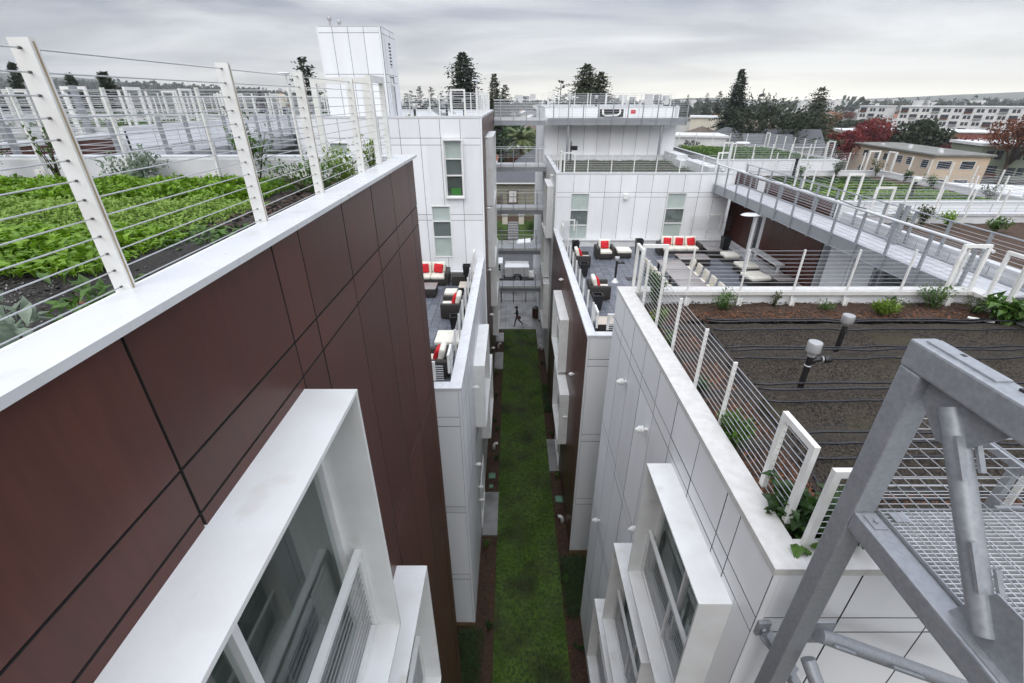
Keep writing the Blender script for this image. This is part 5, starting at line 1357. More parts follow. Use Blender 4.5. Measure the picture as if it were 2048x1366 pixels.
l5 = thing('lamp_post', 'white funnel shaped lamp among the left roof railings', 'lamp post', (-12.4, 24.9, 15.4)); rod('pole', (0, 0, 0), (0, 0, 0.95), 0.03, 'white_metal', l5, 8); lathe('lamp_head', [(0.03, 0.9), (0.16, 1.2), (0.17, 1.22), (0, 1.23)], 'white_metal', l5, 16)
# alley bits
for k, (x, y, s, lab) in enumerate(((-1.0, 30.1, 1, 'white plastic elbow pipe at far left of the lawn'), (2.2, 29.8, -1, 'white plastic elbow pipe at far right of the lawn'), (-0.95, 18.9, 1, 'white plastic elbow pipe below the left terrace bay'), (2.2, 14.1, -1, 'white plastic elbow pipe near the right terrace corner'))):
    tag(tube('elbow_pipe', [(x, y, 0), (x, y, 0.28), (x + 0.03 * s, y, 0.36), (x + 0.10 * s, y, 0.42), (x + 0.2 * s, y, 0.43)], 0.075, 'pvc', None, 14), lab, 'pipe', 'white vent elbows along the lawn')
for k, (x, y, w, lab) in enumerate(((-0.98, 16.9, 0.34, 'square green valve box in left mulch strip'), (2.18, 15.4, 0.36, 'square green valve box in right mulch strip'), (-1.0, 16.2, 0.2, 'small green valve lid in left mulch strip'))):
    tag(rbox('valve_box', (x - w / 2, y - w / 2, 0.0), (x + w / 2, y + w / 2, 0.12), 'green_plastic', None, 0.03), lab, 'valve box')
for k in range(16):
    left = k % 2 == 0
    x = rnd.uniform(-1.15, -0.75) if left else rnd.uniform(2.0, 2.35); y = 7.2 + 1.35 * k + rnd.uniform(-0.4, 0.4)
    if any(a - 0.4 < y < c + 0.4 for a, c in ((13.4, 15.8), (17.2, 19.6))): y += 3
    if left and y < 9: x -= 0.1
    shrub('small dark green plant in the %s alley mulch strip' % (('left', 'right')[not left]), (x, y, 0.04), rnd.uniform(0.18, 0.35), rnd.uniform(0.3, 0.5), 160, 0.08, rnd.choice(('leaf_dark', 'leaf_mid', 'leaf_dark')), seed=400 + k, upright=1.2, group='small plants in the %s alley mulch strip' % (('left', 'right')[not left]))
for (x0, x1, y0, y1, lab, sd_) in ((1.95, 3.1, 9.9, 12.3, 'long dark grass clump between the right blocks', 91), (-1.9, -1.0, 7.2, 9.4, 'long dark grass clump between the left blocks', 92), (1.95, 2.3, 22.0, 25.0, 'long dark grass clump beside the right terrace wall', 93)):
    crop_row(lab, x0, x1, y0, y1, 0.04, 700, 0.32, 0.06, 'leaf_dark', sd_, 0.06, 1.6)
chips('brown leaf litter on the alley mulch strips', [(-1.3, -0.66, 4, 33), (1.92, 2.4, 4, 33)], 6500, 'chip_dark', 0.08, 35, 0.05)
chips('orange fallen leaves on the alley mulch strips', [(-1.3, -0.66, 4, 33), (1.92, 2.4, 4, 33)], 900, 'chip_orange', 0.07, 36, 0.06)
tb = thing('litter_bin', 'round red brown slatted litter bin by the alley pavement', 'litter bin', (2.0, 35.4, 0.07))
rod('liner', (0, 0, 0.02), (0, 0, 0.86), 0.25, 'black_iron', tb, 16)
for k in range(20):
    a = 2 * math.pi * k / 20; s = box('slat', (-0.036, -0.012, 0.05), (0.036, 0.012, 0.88), 'dark_wood', tb); s.location = (0.28 * math.cos(a), 0.28 * math.sin(a), 0.47); s.rotation_euler = (0, 0, a + R(90))
lathe('lid', [(0.29, 0.89), (0.29, 0.93), (0.17, 1.0), (0.14, 1.0), (0.14, 0.96)], 'black_iron', tb, 20)
# iron fences
for yy, lab in ((38.7, 'black iron picket fence behind the walking person'), (42.3, 'black iron picket fence along the street kerb')):
    t = thing('iron_fence', lab, 'fence', (0, yy, 0.05))
    for x in rng(-3.2, 4.6, 1.1): box('post', (x - 0.035, -0.035, 0), (x + 0.035, 0.035, 1.1), 'black_iron', t)
    for zz in (0.15, 0.95): box('rail', (-3.2, -0.015, zz), (4.6, 0.015, zz + 0.035), 'black_iron', t)
    for x in rng(-3.2, 4.6, 0.12): box('picket', (x - 0.008, -0.008, 0.05), (x + 0.008, 0.008, 1.02), 'black_iron', t)

# ================================================================== PEOPLE


def body(label, loc, rz, joints, edges, radii, clothes, scale=1.0):
    """one continuous skinned figure; clothes = function(z) -> material index by height"""
    t = thing('person', label, 'person', loc, rz)
    me = bpy.data.meshes.new('body')
    me.from_pydata([tuple(Vector(j) * scale) for j in joints], edges, [])
    o = bpy.data.objects.new('body', me); link(o, t)
    o.modifiers.new('skin', 'SKIN'); o.modifiers.new('sub', 'SUBSURF').levels = 2
    o.modifiers['sub'].render_levels = 2
    for i, rr in enumerate(radii):
        sv = me.skin_vertices[0].data[i]; rr = rr if isinstance(rr, tuple) else (rr, rr); sv.radius = (rr[0] * scale, rr[1] * scale)
    me.skin_vertices[0].data[0].use_root = True
    bpy.context.view_layer.update()
    dg = bpy.context.evaluated_depsgraph_get()
    nm = bpy.data.meshes.new_from_object(o.evaluated_get(dg))
    o.modifiers.clear(); o.data = nm
    nm.materials.clear()
    for m in clothes['mats']: nm.materials.append(M[m])
    for p in nm.polygons:
        p.material_index = clothes['f'](p.center / scale); p.use_smooth = True
    return t


def head_bits(t, z, hair, s=1.0, y=0.0, x=0.0, cap=None):
    """face: eyes, nose, mouth, ears, and hair or cap, as children"""
    for sx in (-1, 1):
        lathe('eye', [(0, -0.006), (0.011, 0), (0, 0.006)], 'black_iron', t, 8, (x + sx * 0.032 * s, y - 0.098 * s, z + 0.01))
        lathe('ear', [(0, -0.03), (0.014, 0), (0, 0.03)], 'skin', t, 8, (x + sx * 0.083 * s, y, z - 0.005))
    lathe('nose', [(0.016, -0.03), (0.010, 0.0), (0.004, 0.02)], 'skin', t, 8, (x, y - 0.103 * s, z - 0.01))
    box('mouth', (x - 0.025, y - 0.097 * s, z - 0.062), (x + 0.025, y - 0.088 * s, z - 0.054), 'sign_red', t)
    o = lathe('hair', [(0.070, -0.07), (0.094, -0.02), (0.098, 0.04), (0.075, 0.10), (0.0, 0.125)], hair, t, 14, (x, y + 0.018, z + 0.012))
    if cap: lathe('cap', [(0.104, 0.03), (0.100, 0.07), (0.07, 0.13), (0, 0.145)], cap, t, 14, (x, y + 0.005, z + 0.005)); box('cap_peak', (x - 0.07, y - 0.18, z + 0.045), (x + 0.07, y - 0.085, z + 0.06), cap, t)


# walking person: faces local -y, legs in stride
J = [(0, 0, .92), (0, -.01, 1.10), (0, -.02, 1.30), (0, -.03, 1.43), (0, -.045, 1.50), (0, -.06, 1.58), (0, -.055, 1.69),
     (.10, 0, .90), (.11, -.16, .50), (.11, -.20, .08), (.11, -.33, .04),
     (-.10, .02, .90), (-.11, .14, .50), (-.11, .44, .17), (-.11, .40, .06),
     (.18, -.03, 1.40), (.22, .05, 1.15), (.20, -.10, .97), (.20, -.17, .93),
     (-.18, -.03, 1.40), (-.22, -.02, 1.14), (-.20, -.20, 1.02), (-.20, -.27, 1.0)]
E_ = [(0, 1), (1, 2), (2, 3), (3, 4), (4, 5), (5, 6), (0, 7), (7, 8), (8, 9), (9, 10), (0, 11), (11, 12), (12, 13), (13, 14), (3, 15), (15, 16), (16, 17), (17, 18), (3, 19), (19, 20), (20, 21), (21, 22)]
RD = [(.15, .11), (.14, .10), (.16, .11), (.11, .08), .05, (.075, .095), (.07, .085), .088, .062, .045, .04, .088, .062, .045, .04, .062, .048, .036, .03, .062, .048, .036, .03]
walk = body('person in black jacket and cap walking across the alley pavement with bag', (0.42, 33.75, 0.075), R(-90), J, E_, RD,
            {'mats': ['cloth_black', 'skin', 'cloth_blue'], 'f': lambda c: 1 if c.z > 1.49 or (c.z < 1.02 and abs(c.x) > 0.17 and c.z > 0.85) else (2 if c.z < 0.88 else 0)})
head_bits(walk, 1.62, 'cloth_black', y=-0.055, cap='cloth_black')
bag = thing('shoulder_bag', 'brown shoulder bag carried by the walking person', 'bag', (0.55, 33.55, 0.82)); rbox('pouch', (-0.16, -0.05, -0.02), (0.16, 0.05, 0.26), 'leather_brown', bag, 0.03); tube('strap', [(-0.13, 0.02, 0.24), (-0.12, 0.06, 0.5), (-0.06, 0.16, 0.72)], 0.012, 'leather_brown', bag, 6)
# standing person on the left roof, seen from behind
J2 = [(0, 0, .95), (0, 0, 1.12), (0, .01, 1.32), (0, .01, 1.45), (0, .01, 1.52), (0, 0, 1.60), (0, 0, 1.70),
      (.10, 0, .92), (.11, .0, .50), (.11, .02, .08), (.11, -.1, .04), (-.10, 0, .92), (-.11, .0, .50), (-.11, .02, .08), (-.11, -.1, .04),
      (.19, .01, 1.43), (.27, .05, 1.20), (.24, -.08, 1.0), (.22, -.14, .98), (-.19, .01, 1.43), (-.27, .05, 1.20), (-.24, -.08, 1.0), (-.22, -.14, .98)]
man = body('person in cream shirt standing on the left roof behind railings', (-11.35, 25.6, 15.2), R(165), J2, E_, [(.17, .12), (.17, .12), (.19, .13), (.12, .09)] + RD[4:],
           {'mats': ['cloth_cream', 'skin', 'cloth_blue'], 'f': lambda c: 1 if c.z > 1.5 or (c.z < 1.06 and abs(c.x) > 0.19 and c.z > 0.9) else (2 if c.z < 0.95 else 0)})
head_bits(man, 1.64, 'stucco_grey')
man2 = body('person in dark shirt on the left roof, beside the funnel lamp', (-12.6, 26.0, 15.2), R(200), J2, E_, RD,
            {'mats': ['cloth_black', 'skin', 'cloth_blue'], 'f': lambda c: 1 if c.z > 1.5 or (c.z < 1.06 and abs(c.x) > 0.19 and c.z > 0.9) else (2 if c.z < 0.95 else 0)}, 0.92)
head_bits(man2, 1.64 * 0.92, 'cloth_black')

# ================================================================== VEHICLES


def wheel(t, x, y, r=0.38):
    w = rod('wheel', (x, y - 0.12, r), (x, y + 0.12, r), r, 'tyre', t, 24)
    rod('rim', (x, y - 0.125, r), (x, y + 0.125, r), r * 0.62, 'rim', w, 16)


tk = thing('service_truck', 'white utility truck with side tool boxes parked at near kerb', 'truck', (0.05, 44.9, 0.01))
# nose towards -x
prism('cab', [(-3.7, 0.45), (-3.75, 1.05), (-2.8, 1.25), (-2.3, 2.0), (-1.0, 2.05), (-0.92, 0.45)], 1, -0.95, 0.95, 'car_white', tk)
prism('side_window', [(-2.2, 1.3), (-1.95, 1.9), (-1.22, 1.92), (-1.18, 1.3)], 1, -0.957, -0.951, 'car_glass', tk)
box('door_handle', (-1.25, -0.975, 1.12), (-1.12, -0.951, 1.17), 'black_iron', tk)
box('chassis', (-0.95, -0.7, 0.45), (2.2, 0.7, 0.62), 'black_iron', tk)
box('cargo_cover', (-0.72, -0.555, 0.63), (1.62, 0.555, 1.62), 'truck_box', tk)
for s_ in (-1, 1):
    y0, y1 = sorted((s_ * 1.0, s_ * 0.56))
    bd = box('tool_box', (-0.75, y0, 0.63), (1.65, y1, 1.60), 'truck_box', tk)
    for a, c in ((-0.72, -0.02), (0.0, 0.95), (0.97, 1.62)):
        q0, q1 = sorted((s_ * 1.001, s_ * 1.012)); box('hatch', (a, q0, 1.02 if a == 0.0 else 0.68), (c, q1, 1.56), 'truck_box', bd)
    prism('box_lid', [(y0 - 0.01, 1.601), (y1 + 0.01, 1.601), (y1 + 0.01, 1.80 if s_ < 0 else 1.64), (y0 - 0.01, 1.64 if s_ < 0 else 1.80)], 0, -0.77, 1.67, 'car_white', tk)
    q0, q1 = sorted((s_ * 1.002, s_ * 0.9)); rod('wheel_arch', (0.48, q0, 0.55), (0.48, q1, 0.55), 0.50, 'black_iron', tk, 24)
box('bumper', (1.66, -0.95, 0.5), (2.3, 0.95, 0.66), 'truck_box', tk); box('tail_light', (1.651, -0.9, 0.9), (1.69, -0.75, 1.1), 'sign_red', tk); box('tail_light', (1.651, 0.75, 0.9), (1.69, 0.9, 1.1), 'sign_red', tk)
for x in (-2.75, 0.48):
    for y in (-0.92, 0.92): wheel(tk, x, y, 0.42)
pk = thing('pickup_truck', 'white pickup parked across the street, its hood showing', 'truck', (3.4, 55.6, 0.01))
prism('car_body', [(-2.75, 0.4), (-2.85, 0.85), (-2.6, 1.02), (-1.2, 1.15), (-0.5, 1.78), (0.9, 1.82), (1.0, 1.15), (2.8, 1.12), (2.8, 0.4)], 1, -0.92, 0.92, 'car_white', pk)
prism('side_window', [(-0.95, 1.2), (-0.42, 1.7), (0.15, 1.72), (0.15, 1.2)], 1, -0.928, -0.921, 'car_glass', pk)
prism('side_window', [(0.22, 1.2), (0.22, 1.72), (0.78, 1.72), (0.82, 1.2)], 1, -0.928, -0.921, 'car_glass', pk)
bar('windscreen', (-1.12, 0, 1.24), (-0.60, 0, 1.74), 1.6, 0.02, 'car_glass', pk)
box('head_light', (-2.85, -0.85, 0.78), (-2.7, -0.5, 0.95), 'rim', pk); box('head_light', (-2.85, 0.5, 0.78), (-2.7, 0.85, 0.95), 'rim', pk)
for x in (-1.9, 1.8):
    for y in (-0.82, 0.82): wheel(pk, x, y)

# ================================================================== HOUSES


def house(label, x, y, w, d, h, rh, wall, roof, rz=0.0, z0=0.0, hip=True, wins=2, storeys=1, ov=0.35, name='house', group=None, trim='frame_white', door=False):
    t = thing(name, label, 'house', (x, y, z0), rz, group)
    box('wall', (-w / 2, -d / 2, -3 if z0 else 0), (w / 2, d / 2, h), wall, t)
    W, D = w / 2 + ov, d / 2 + ov
    if rh <= 0.6:
        box('roof', (-W, -D, h), (W, D, h + max(0.2, rh)), roof, t)
    else:
        if hip:
            q = max(0.0, W - D) if W > D else 0.0; p = max(0.0, D - W) if D > W else 0.0
            vs = [(-W, -D, h), (W, -D, h), (W, D, h), (-W, D, h), (-q, -p, h + rh), (q, p, h + rh)]
            fs = [(0, 1, 5, 4), (1, 2, 5), (2, 3, 4, 5), (3, 0, 4), (3, 2, 1, 0)] if W > D else [(0, 1, 4), (1, 2, 5, 4), (2, 3, 5), (3, 0, 4, 5), (3, 2, 1, 0)]
        else:
            vs = [(-W, -D, h), (W, -D, h), (W, D, h), (-W, D, h), (-W, 0, h + rh), (W, 0, h + rh)]
            fs = [(0, 1, 5, 4), (2, 3, 4, 5), (0, 4, 3), (1, 2, 5), (3, 2, 1, 0)]
        mesh('roof', vs, fs, roof, t)
        box('gutter', (-W, -D - 0.06, h - 0.12), (W, -D, h + 0.04), trim, t)
    for s in range(storeys):
        for i in range(wins):
            wx = -w / 2 + w * (i + 0.5) / wins; wz = h * (s + 0.5) / storeys
            o = box('window', (wx - 0.55, -d / 2 - 0.04, wz - 0.6), (wx + 0.55, -d / 2 - 0.005, wz + 0.6), trim, t)
            box('pane', (wx - 0.45, -d / 2 - 0.06, wz - 0.5), (wx + 0.45, -d / 2 - 0.041, wz + 0.5), 'dark_window', o)
    return t


# across the street
hs = house('olive stucco house with grey hip roof seen through the alley', 2.2, 70.0, 11.0, 9.0, 4.4, 2.3, 'stucco_olive', 'shingle', 0, 2.0, True, 0)
for wx in (-2.1, 3.2):
    o_ = box('window', (wx - 0.75, -4.58, 1.6), (wx + 0.75, -4.505, 3.55), 'roof_brown', hs); box('pane', (wx - 0.5, -4.61, 1.8), (wx + 0.5, -4.581, 3.3), 'stucco_white', o_); box('pane_bar', (wx - 0.5, -4.63, 2.5), (wx + 0.5, -4.611, 2.58), 'roof_brown', o_)
box('porch_door', (-4.6, -4.56, 0.2), (-3.5, -4.505, 2.6), 'roof_brown', hs); rod('drain_pipe', (1.15, -4.6, 0), (1.15, -4.6, 4.3), 0.06, 'frame_white', hs, 8)
structure(box('front_yard', (-20, 62.2, 0.0), (24, 65.4, 1.9), 'mulch'))
ln = structure(mesh('front_lawn', [(-9, 59.6, 0.15), (-0.6, 59.6, 0.15), (-0.6, 62.1, 1.92), (-9, 62.1, 1.92)], [(0, 1, 2, 3)], 'lawn'))
ln = structure(mesh('front_lawn', [(0.9, 59.6, 0.15), (9, 59.6, 0.15), (9, 62.1, 1.92), (0.9, 62.1, 1.92)], [(0, 1, 2, 3)], 'lawn'))
sp = thing('garden_steps', 'dark entry steps between pale gate piers across the street', 'steps', (0.15, 60.5, 0.12))
for i in range(7): box('step', (-0.7, -0.9 + 0.34 * i, 0), (0.7, -0.57 + 0.34 * i, 0.26 * (i + 1)), 'stucco_grey', sp)
for x in (-1.1, 1.1): box('pier', (x - 0.35, 1.2, 0), (x + 0.35, 1.9, 2.6), 'stucco_cream', sp); box('pier_cap', (x - 0.42, 1.13, 2.601), (x + 0.42, 1.97, 2.75), 'kerb', sp)
for k, (x, lab) in enumerate(((-2.6, 'round green hedge left of the entry steps'), (2.7, 'round green hedge right of the entry steps'))):
    shrub(lab, (x, 60.9, 0.8), 1.5, 2.6, 900, 0.25, 'leaf_mid', seed=500 + k, name='hedge', cat='hedge', stems=9)
house('yellow house with red tiled roof at left through the alley', -7.2, 86, 9, 9, 5.4, 2.2, 'stucco_yellow', 'tile_red', 0, 2.0, True, 2)
house('grey gabled house roof behind the olive house', 5.4, 85, 9, 8, 4.6, 3.0, 'stucco_grey', 'shingle', 0.0, 2.0, True, 2)
house('small brick gabled house beyond the olive house', 0.6, 96, 5, 4.2, 5.2, 1.6, 'brick', 'roof_white', R(90), 2.0, False, 2)
house('dark grey two storey house right of the palm tree', 13, 108, 14, 10, 8.0, 2.0, 'stucco_grey', 'shingle', 0.1, 1.0, True, 3, 2)
# right neighbourhood
B = thing('apartment_house', 'beige two storey apartment house with flat grey roof, right', 'building', (78.4, 91, 0), R(84)); bl, bw, bh = 27.5, 9.5, 7.5
box('wall', (0, -bw, 0), (bl, 0, bh - 0.3), 'stucco_beige', B); box('roof', (-0.5, -bw - 0.5, bh - 0.3), (bl + 0.5, 0.5, bh), 'roof_flat', B)
for i in range(6):
    for zz in (1.6, 4.9):
        x = 2.0 + 3.8 * i + (0.6 if i % 2 else 0); o_ = box('window', (x - 1.0, 0.002, zz), (x + 1.0, 0.06, zz + 1.5), 'stucco_white', B); box('pane', (x - 0.88, 0.061, zz + 0.1), (x + 0.88, 0.075, zz + 1.4), 'dark_window', o_)
for i in range(2):
    for zz in (1.6, 4.9):
        y = -2.0 - 4.0 * i; o_ = box('window', (-0.06, y - 1.3, zz), (-0.002, y + 1.3, zz + 1.5), 'stucco_white', B); box('pane', (-0.075, y - 1.15, zz + 0.1), (-0.061, y + 1.15, zz + 1.4), 'dark_window', o_)
for i in range(7): box('roof_vent', (2 + 3 * i, -2.5 - 2 * (i % 3), bh), (2.7 + 3 * i, -1.9 - 2 * (i % 3), bh + 0.25), 'roof_white', B)


def flats(label, x, y, L, D, floors, fh, rz, wall, z0=0, balc=True, group=None):
    t = thing('apartment_house', label, 'building', (x, y, z0), rz)
    H_ = floors * fh
    box('wall', (0, 0, 0), (L, D, H_), wall, t); box('roof', (-0.4, -0.4, H_), (L + 0.4, D + 0.4, H_ + 0.5), 'roof_white', t)
    n = int(L / 4.4)
    for f in range(floors):
        for i in range(n):
            a = L * i / n + 0.6; z = f * fh + 0.7
            if balc and (i + f) % 3 == 0:
                o_ = box('balcony', (a, -0.10, z - 0.2), (a + 3.3, -0.01, z + 1.9), 'dark_window', t); box('balcony_rail', (a, -0.7, z - 0.3), (a + 3.3, -0.11, z + 0.5), 'stucco_grey' if i % 2 else 'leaf_rust', o_)
            else:
                o_ = box('window', (a + 0.4, -0.06, z), (a + 1.7, -0.01, z + 1.6), 'dark_window', t); box('window', (a + 2.1, -0.06, z), (a + 3.3, -0.01, z + 1.6), 'dark_window', t)
    return t


flats('long white apartment block with balconies, far right', 216, 286, 62, 18, 4, 3.1, R(-40), 'stucco_white', 0.3)
flats('left wing of the white apartment block, turned away', 203, 300, 14, 10, 4, 3.1, R(-62), 'stucco_white', 0.3)
flats('green motel style building with long balconies at right edge', 94, 99, 34, 10, 2, 3.1, R(-12), 'stucco_green', 2.0)
house('low building with white membrane roof below the crop roof', 63, 62, 30, 22, 5.0, 0.3, 'stucco_white', 'roof_white', R(-18), 0, True, 4)
house('long brick building behind the beige apartment house', 128, 150, 26, 14, 8.0, 0.3, 'brick', 'roof_white', R(-15), 0, True, 6, 2)
house('big blank grey white warehouse behind the tall redwood', 99, 205, 15, 14, 9.0, 0.3, 'stucco_white', 'roof_white', 0.1, 0, True, 0)
for k, (u, y, v, w, d, rh, wm, rm, lab) in enumerate((
        (1437, 150, 232, 15, 10, 0.4, 'stucco_cream', 'roof_white', 'cream flat roofed house left of the tall redwood'), (1502, 165, 238, 12, 9, 2.4, 'stucco_yellow', 'roof_brown', 'yellow gabled house beneath the tall redwood'),
        (1392, 92, 268, 9, 8, 0.3, 'stucco_white', 'roof_white', 'long low white building behind the farthest roof railing'), (1455, 112, 254, 8, 9, 2.6, 'stucco_grey', 'shingle', 'dark grey hip roofed house below the redwood'),
        (1585, 104, 258, 10, 10, 3.0, 'stucco_grey', 'shingle', 'wide dark roofed house below the cypress cluster'), (1405, 125, 252, 9, 9, 2.4, 'brick', 'roof_brown', 'brown hip roofed house near the cream flat house'),
        (1385, 165, 236, 10, 9, 0.4, 'stucco_white', 'roof_flat', 'white boxy two storey house at far middle right'), (1535, 96, 268, 8, 9, 2.6, 'stucco_grey', 'shingle', 'smaller dark roofed house left of the wide one'),
        (1520, 128, 250, 9, 9, 2.2, 'stucco_cream', 'roof_brown', 'cream brown roofed house just left of the cypresses'), (1705, 150, 258, 9, 9, 0.4, 'stucco_white', 'roof_white', 'white flat roof glimpsed between rust trees'))):
    tz = topz(v, y); house(lab, at(u, y, tz), y, w, d, max(3.0, tz - rh), rh, wm, rm, R((-20, 15, -10, 20, -12, 30, 5, -15, 12, -20)[k]), 0, k % 3 != 1, 3)

# ================================================================== TREES


def conifer_mesh(seed, h, w, n_lev, droop=0.25, dens=1.0, irregular=0.25, shape=1.0, bare=0.08, flag=0.0):
    r = random.Random(seed); vs, fs = [], []
    for k in range(n_lev):
        f = k / (n_lev - 1); z = h * (bare + (1 - bare) * f)
        rad = w * 0.5 * (1 - f) ** shape * r.uniform(1 - irregular, 1 + irregular) + 0.02 * h
        nb = max(5, int((8 + 7 * (1 - f)) * dens))
        for b in range(nb):
            a = r.uniform(0, 6.28); L = rad * r.uniform(0.55, 1.15) * (1 + flag * math.cos(a))
            d = Vector((math.cos(a), math.sin(a), r.uniform(-0.05, 0.25) - droop * (1 - f)))
            s = Vector((-math.sin(a), math.cos(a), 0))
            p0 = Vector((0, 0, z + r.uniform(-0.5, 0.5) * h / n_lev))
            m = max(3, int(L / (0.055 * h ** 0.75)))
            for j in range(m):
                t_ = (j + 0.6) / m; p = p0 + d * L * t_ + Vector((0, 0, -droop * L * 0.35 * t_ * t_))
                q = 0.068 * h * r.uniform(0.5, 1.1) * (1.15 - 0.6 * t_) * (1.2 - 0.65 * f) / max(1, h / 14) ** 0.3
                for sg in (-1, 1):
                    dd = (d * 0.6 + s * sg * r.uniform(0.4, 1) + Vector((0, 0, r.uniform(-0.45, 0.25)))).normalized()
                    quad_leaf(vs, fs, p, dd, dd.cross(Vector((r.uniform(-1, 1), r.uniform(-1, 1), 0.6))).normalized(), q, q * 0.5)
    return vs, fs


def conifer(label, x, y, top, w, seed, material='conifer', n_lev=26, z0=0.0, group=None, **kw):
    t = thing('conifer_tree', label, 'tree', (x, y, z0), 0, group); h = top - z0; w *= 1.7; n_lev = int(n_lev * 1.5)
    lathe('trunk', [(0.018 * h, 0), (0.012 * h, h * 0.4), (0.002 * h, h)], 'bark', t, 8)
    vs, fs = conifer_mesh(seed, h, w, n_lev, **kw); mesh('crown', vs, fs, material, t, kind='stuff')
    return t


def broad_mesh(seed, h, w, n, leaf, blobs=9, flat=0.8, base=0.25):
    r = random.Random(seed); vs, fs = [], []; cs = []
    for k in range(blobs):
        v = rvec(r); v.z = abs(v.z) * 1.0 - 0.25
        cs.append((Vector((v.x * w * 0.33, v.y * w * 0.33, h * (base + (1 - base) * 0.5) + v.z * h * 0.30)), w * r.uniform(0.14, 0.27)))
    for k in range(n):
        c, rad = r.choice(cs); v = rvec(r); v.z *= flat
        p = c + v * rad * r.uniform(0.55, 1.08)
        d = (rvec(r) + v * 0.8).normalized(); q = leaf * r.uniform(0.6, 1.3)
        quad_leaf(vs, fs, p, d, d.cross(rvec(r)).normalized(), q, q * 0.75)
    return vs, fs, cs


def broad(label, x, y, top, w, seed, material, n=2600, leaf=None, z0=0.0, group=None, base=0.25, blobs=10, name='broadleaf_tree'):
    t = thing(name, label, 'tree', (x, y, z0), 0, group); h = top - z0
    vs, fs, cs = broad_mesh(seed, h, w, n, leaf or w * 0.075, blobs, 0.8, base)
    lathe('trunk', [(0.03 * h, 0), (0.02 * h, h * 0.35), (0.008 * h, h * 0.65)], 'bark', t, 8)
    for c, rad in cs[:6]: tube('limb', [(0, 0, h * 0.3), (c.x * 0.5, c.y * 0.5, h * 0.3 + (c.z - h * 0.3) * 0.6), c], 0.012 * h, 'bark', t, 5, taper=0.3)
    mesh('crown', vs, fs, material, t, kind='stuff')
    return t


def spiky(label, x, y, top, w, seed, material, n=120, z0=0.0):
    """wind-brushed cypress: upswept plumes of foliage"""
    r = random.Random(seed); t = thing('cypress_tree', label, 'tree', (x, y, z0)); h = top - z0; vs, fs = [], []
    lathe('trunk', [(0.035 * h, 0), (0.02 * h, h * 0.5), (0.006 * h, h * 0.8)], 'bark', t, 8)
    for k in range(n):
        a = r.uniform(0, 6.28); q = r.random() ** 0.6
        f = r.random() ** 0.85
        p0 = Vector((math.cos(a) * q * w * 0.34, math.sin(a) * q * w * 0.34, h * (0.05 + 0.62 * f)))
        d = Vector((math.cos(a) * (0.3 + 0.75 * q) + 0.3, math.sin(a) * (0.3 + 0.75 * q), r.uniform(0.5, 1.25))).normalized()
        L = h * r.uniform(0.12, 0.33) * (1.1 - 0.3 * q)
        for j in range(26):
            u_ = j / 25; p = p0 + d * L * u_ + rvec(r) * L * 0.17 * (1.05 - u_)
            dd = (d + rvec(r) * 0.7).normalized(); s_ = h * 0.032 * r.uniform(0.7, 1.3) * (1.15 - 0.6 * u_)
            quad_leaf(vs, fs, p, dd, dd.cross(rvec(r)).normalized(), s_ * 1.4, s_ * 0.6)
    mesh('crown', vs, fs, material, t, kind='stuff')
    return t


def X_(u, y, z=14): return at(u, y, z)


def XT(u, v, y): return at(u, y, topz(v, y))


conifer('tall dense conifer behind the disc topped lamp', XT(925, 108, 92), 92, topz(108, 92), 10.0, 1, 'conifer', 36, shape=0.66, dens=2.6, droop=0.12, irregular=0.3)
conifer('slim conifer just left of the top footbridge, taller one', XT(988, 150, 130), 130, topz(150, 130), 8.5, 2, 'conifer_warm', 26, shape=0.9, dens=1.8)
conifer('short broad conifer left of the top footbridge', XT(1010, 173, 135), 135, topz(173, 135), 9.0, 3, 'conifer_warm', 18, shape=0.7, dens=1.8)
conifer('twin topped green conifer above the far upper roof, left crown', XT(1175, 131, 105), 105, topz(131, 105), 8.0, 4, 'conifer_warm', 34, shape=0.5, dens=2.6, irregular=0.2)
conifer('lower green conifer right of the twin topped one', XT(1203, 147, 104), 104, topz(147, 104), 7.4, 5, 'conifer_warm', 28, shape=0.5, dens=2.4)
conifer('flat topped sparse cedar left of the twin conifer', XT(1122, 164, 100), 100, topz(164, 100), 8.0, 6, 'conifer', 11, shape=0.45, dens=0.7, droop=-0.2)
conifer('tall pointed redwood standing alone at middle right', XT(1485, 141, 125), 125, topz(141, 125), 9.0, 7, 'conifer', 38, shape=0.85, dens=2.0, droop=0.3, irregular=0.3)
conifer('layered pine left of the elevator tower', XT(605, 121, 75), 75, topz(121, 75), 7.0, 8, 'conifer', 18, shape=0.55, dens=2.0, droop=-0.1, irregular=0.35)
conifer('small conifer left of the tall redwood', XT(1441, 185, 170), 170, topz(185, 170), 7.0, 9, 'conifer', 18, shape=0.6)
for k, (u, v, y, w) in enumerate(((822, 184, 150, 5), (838, 176, 150, 6.5), (862, 177, 150, 6), (880, 186, 160, 5), (812, 190, 150, 5))):
    conifer(('leftmost but one', 'middle', 'tallest dark', 'rightmost', 'leftmost')[k] + ' of the small far conifers above the tall left roof', XT(u, v, y), y, topz(v, y), w, 20 + k, 'conifer', 16, shape=0.6)


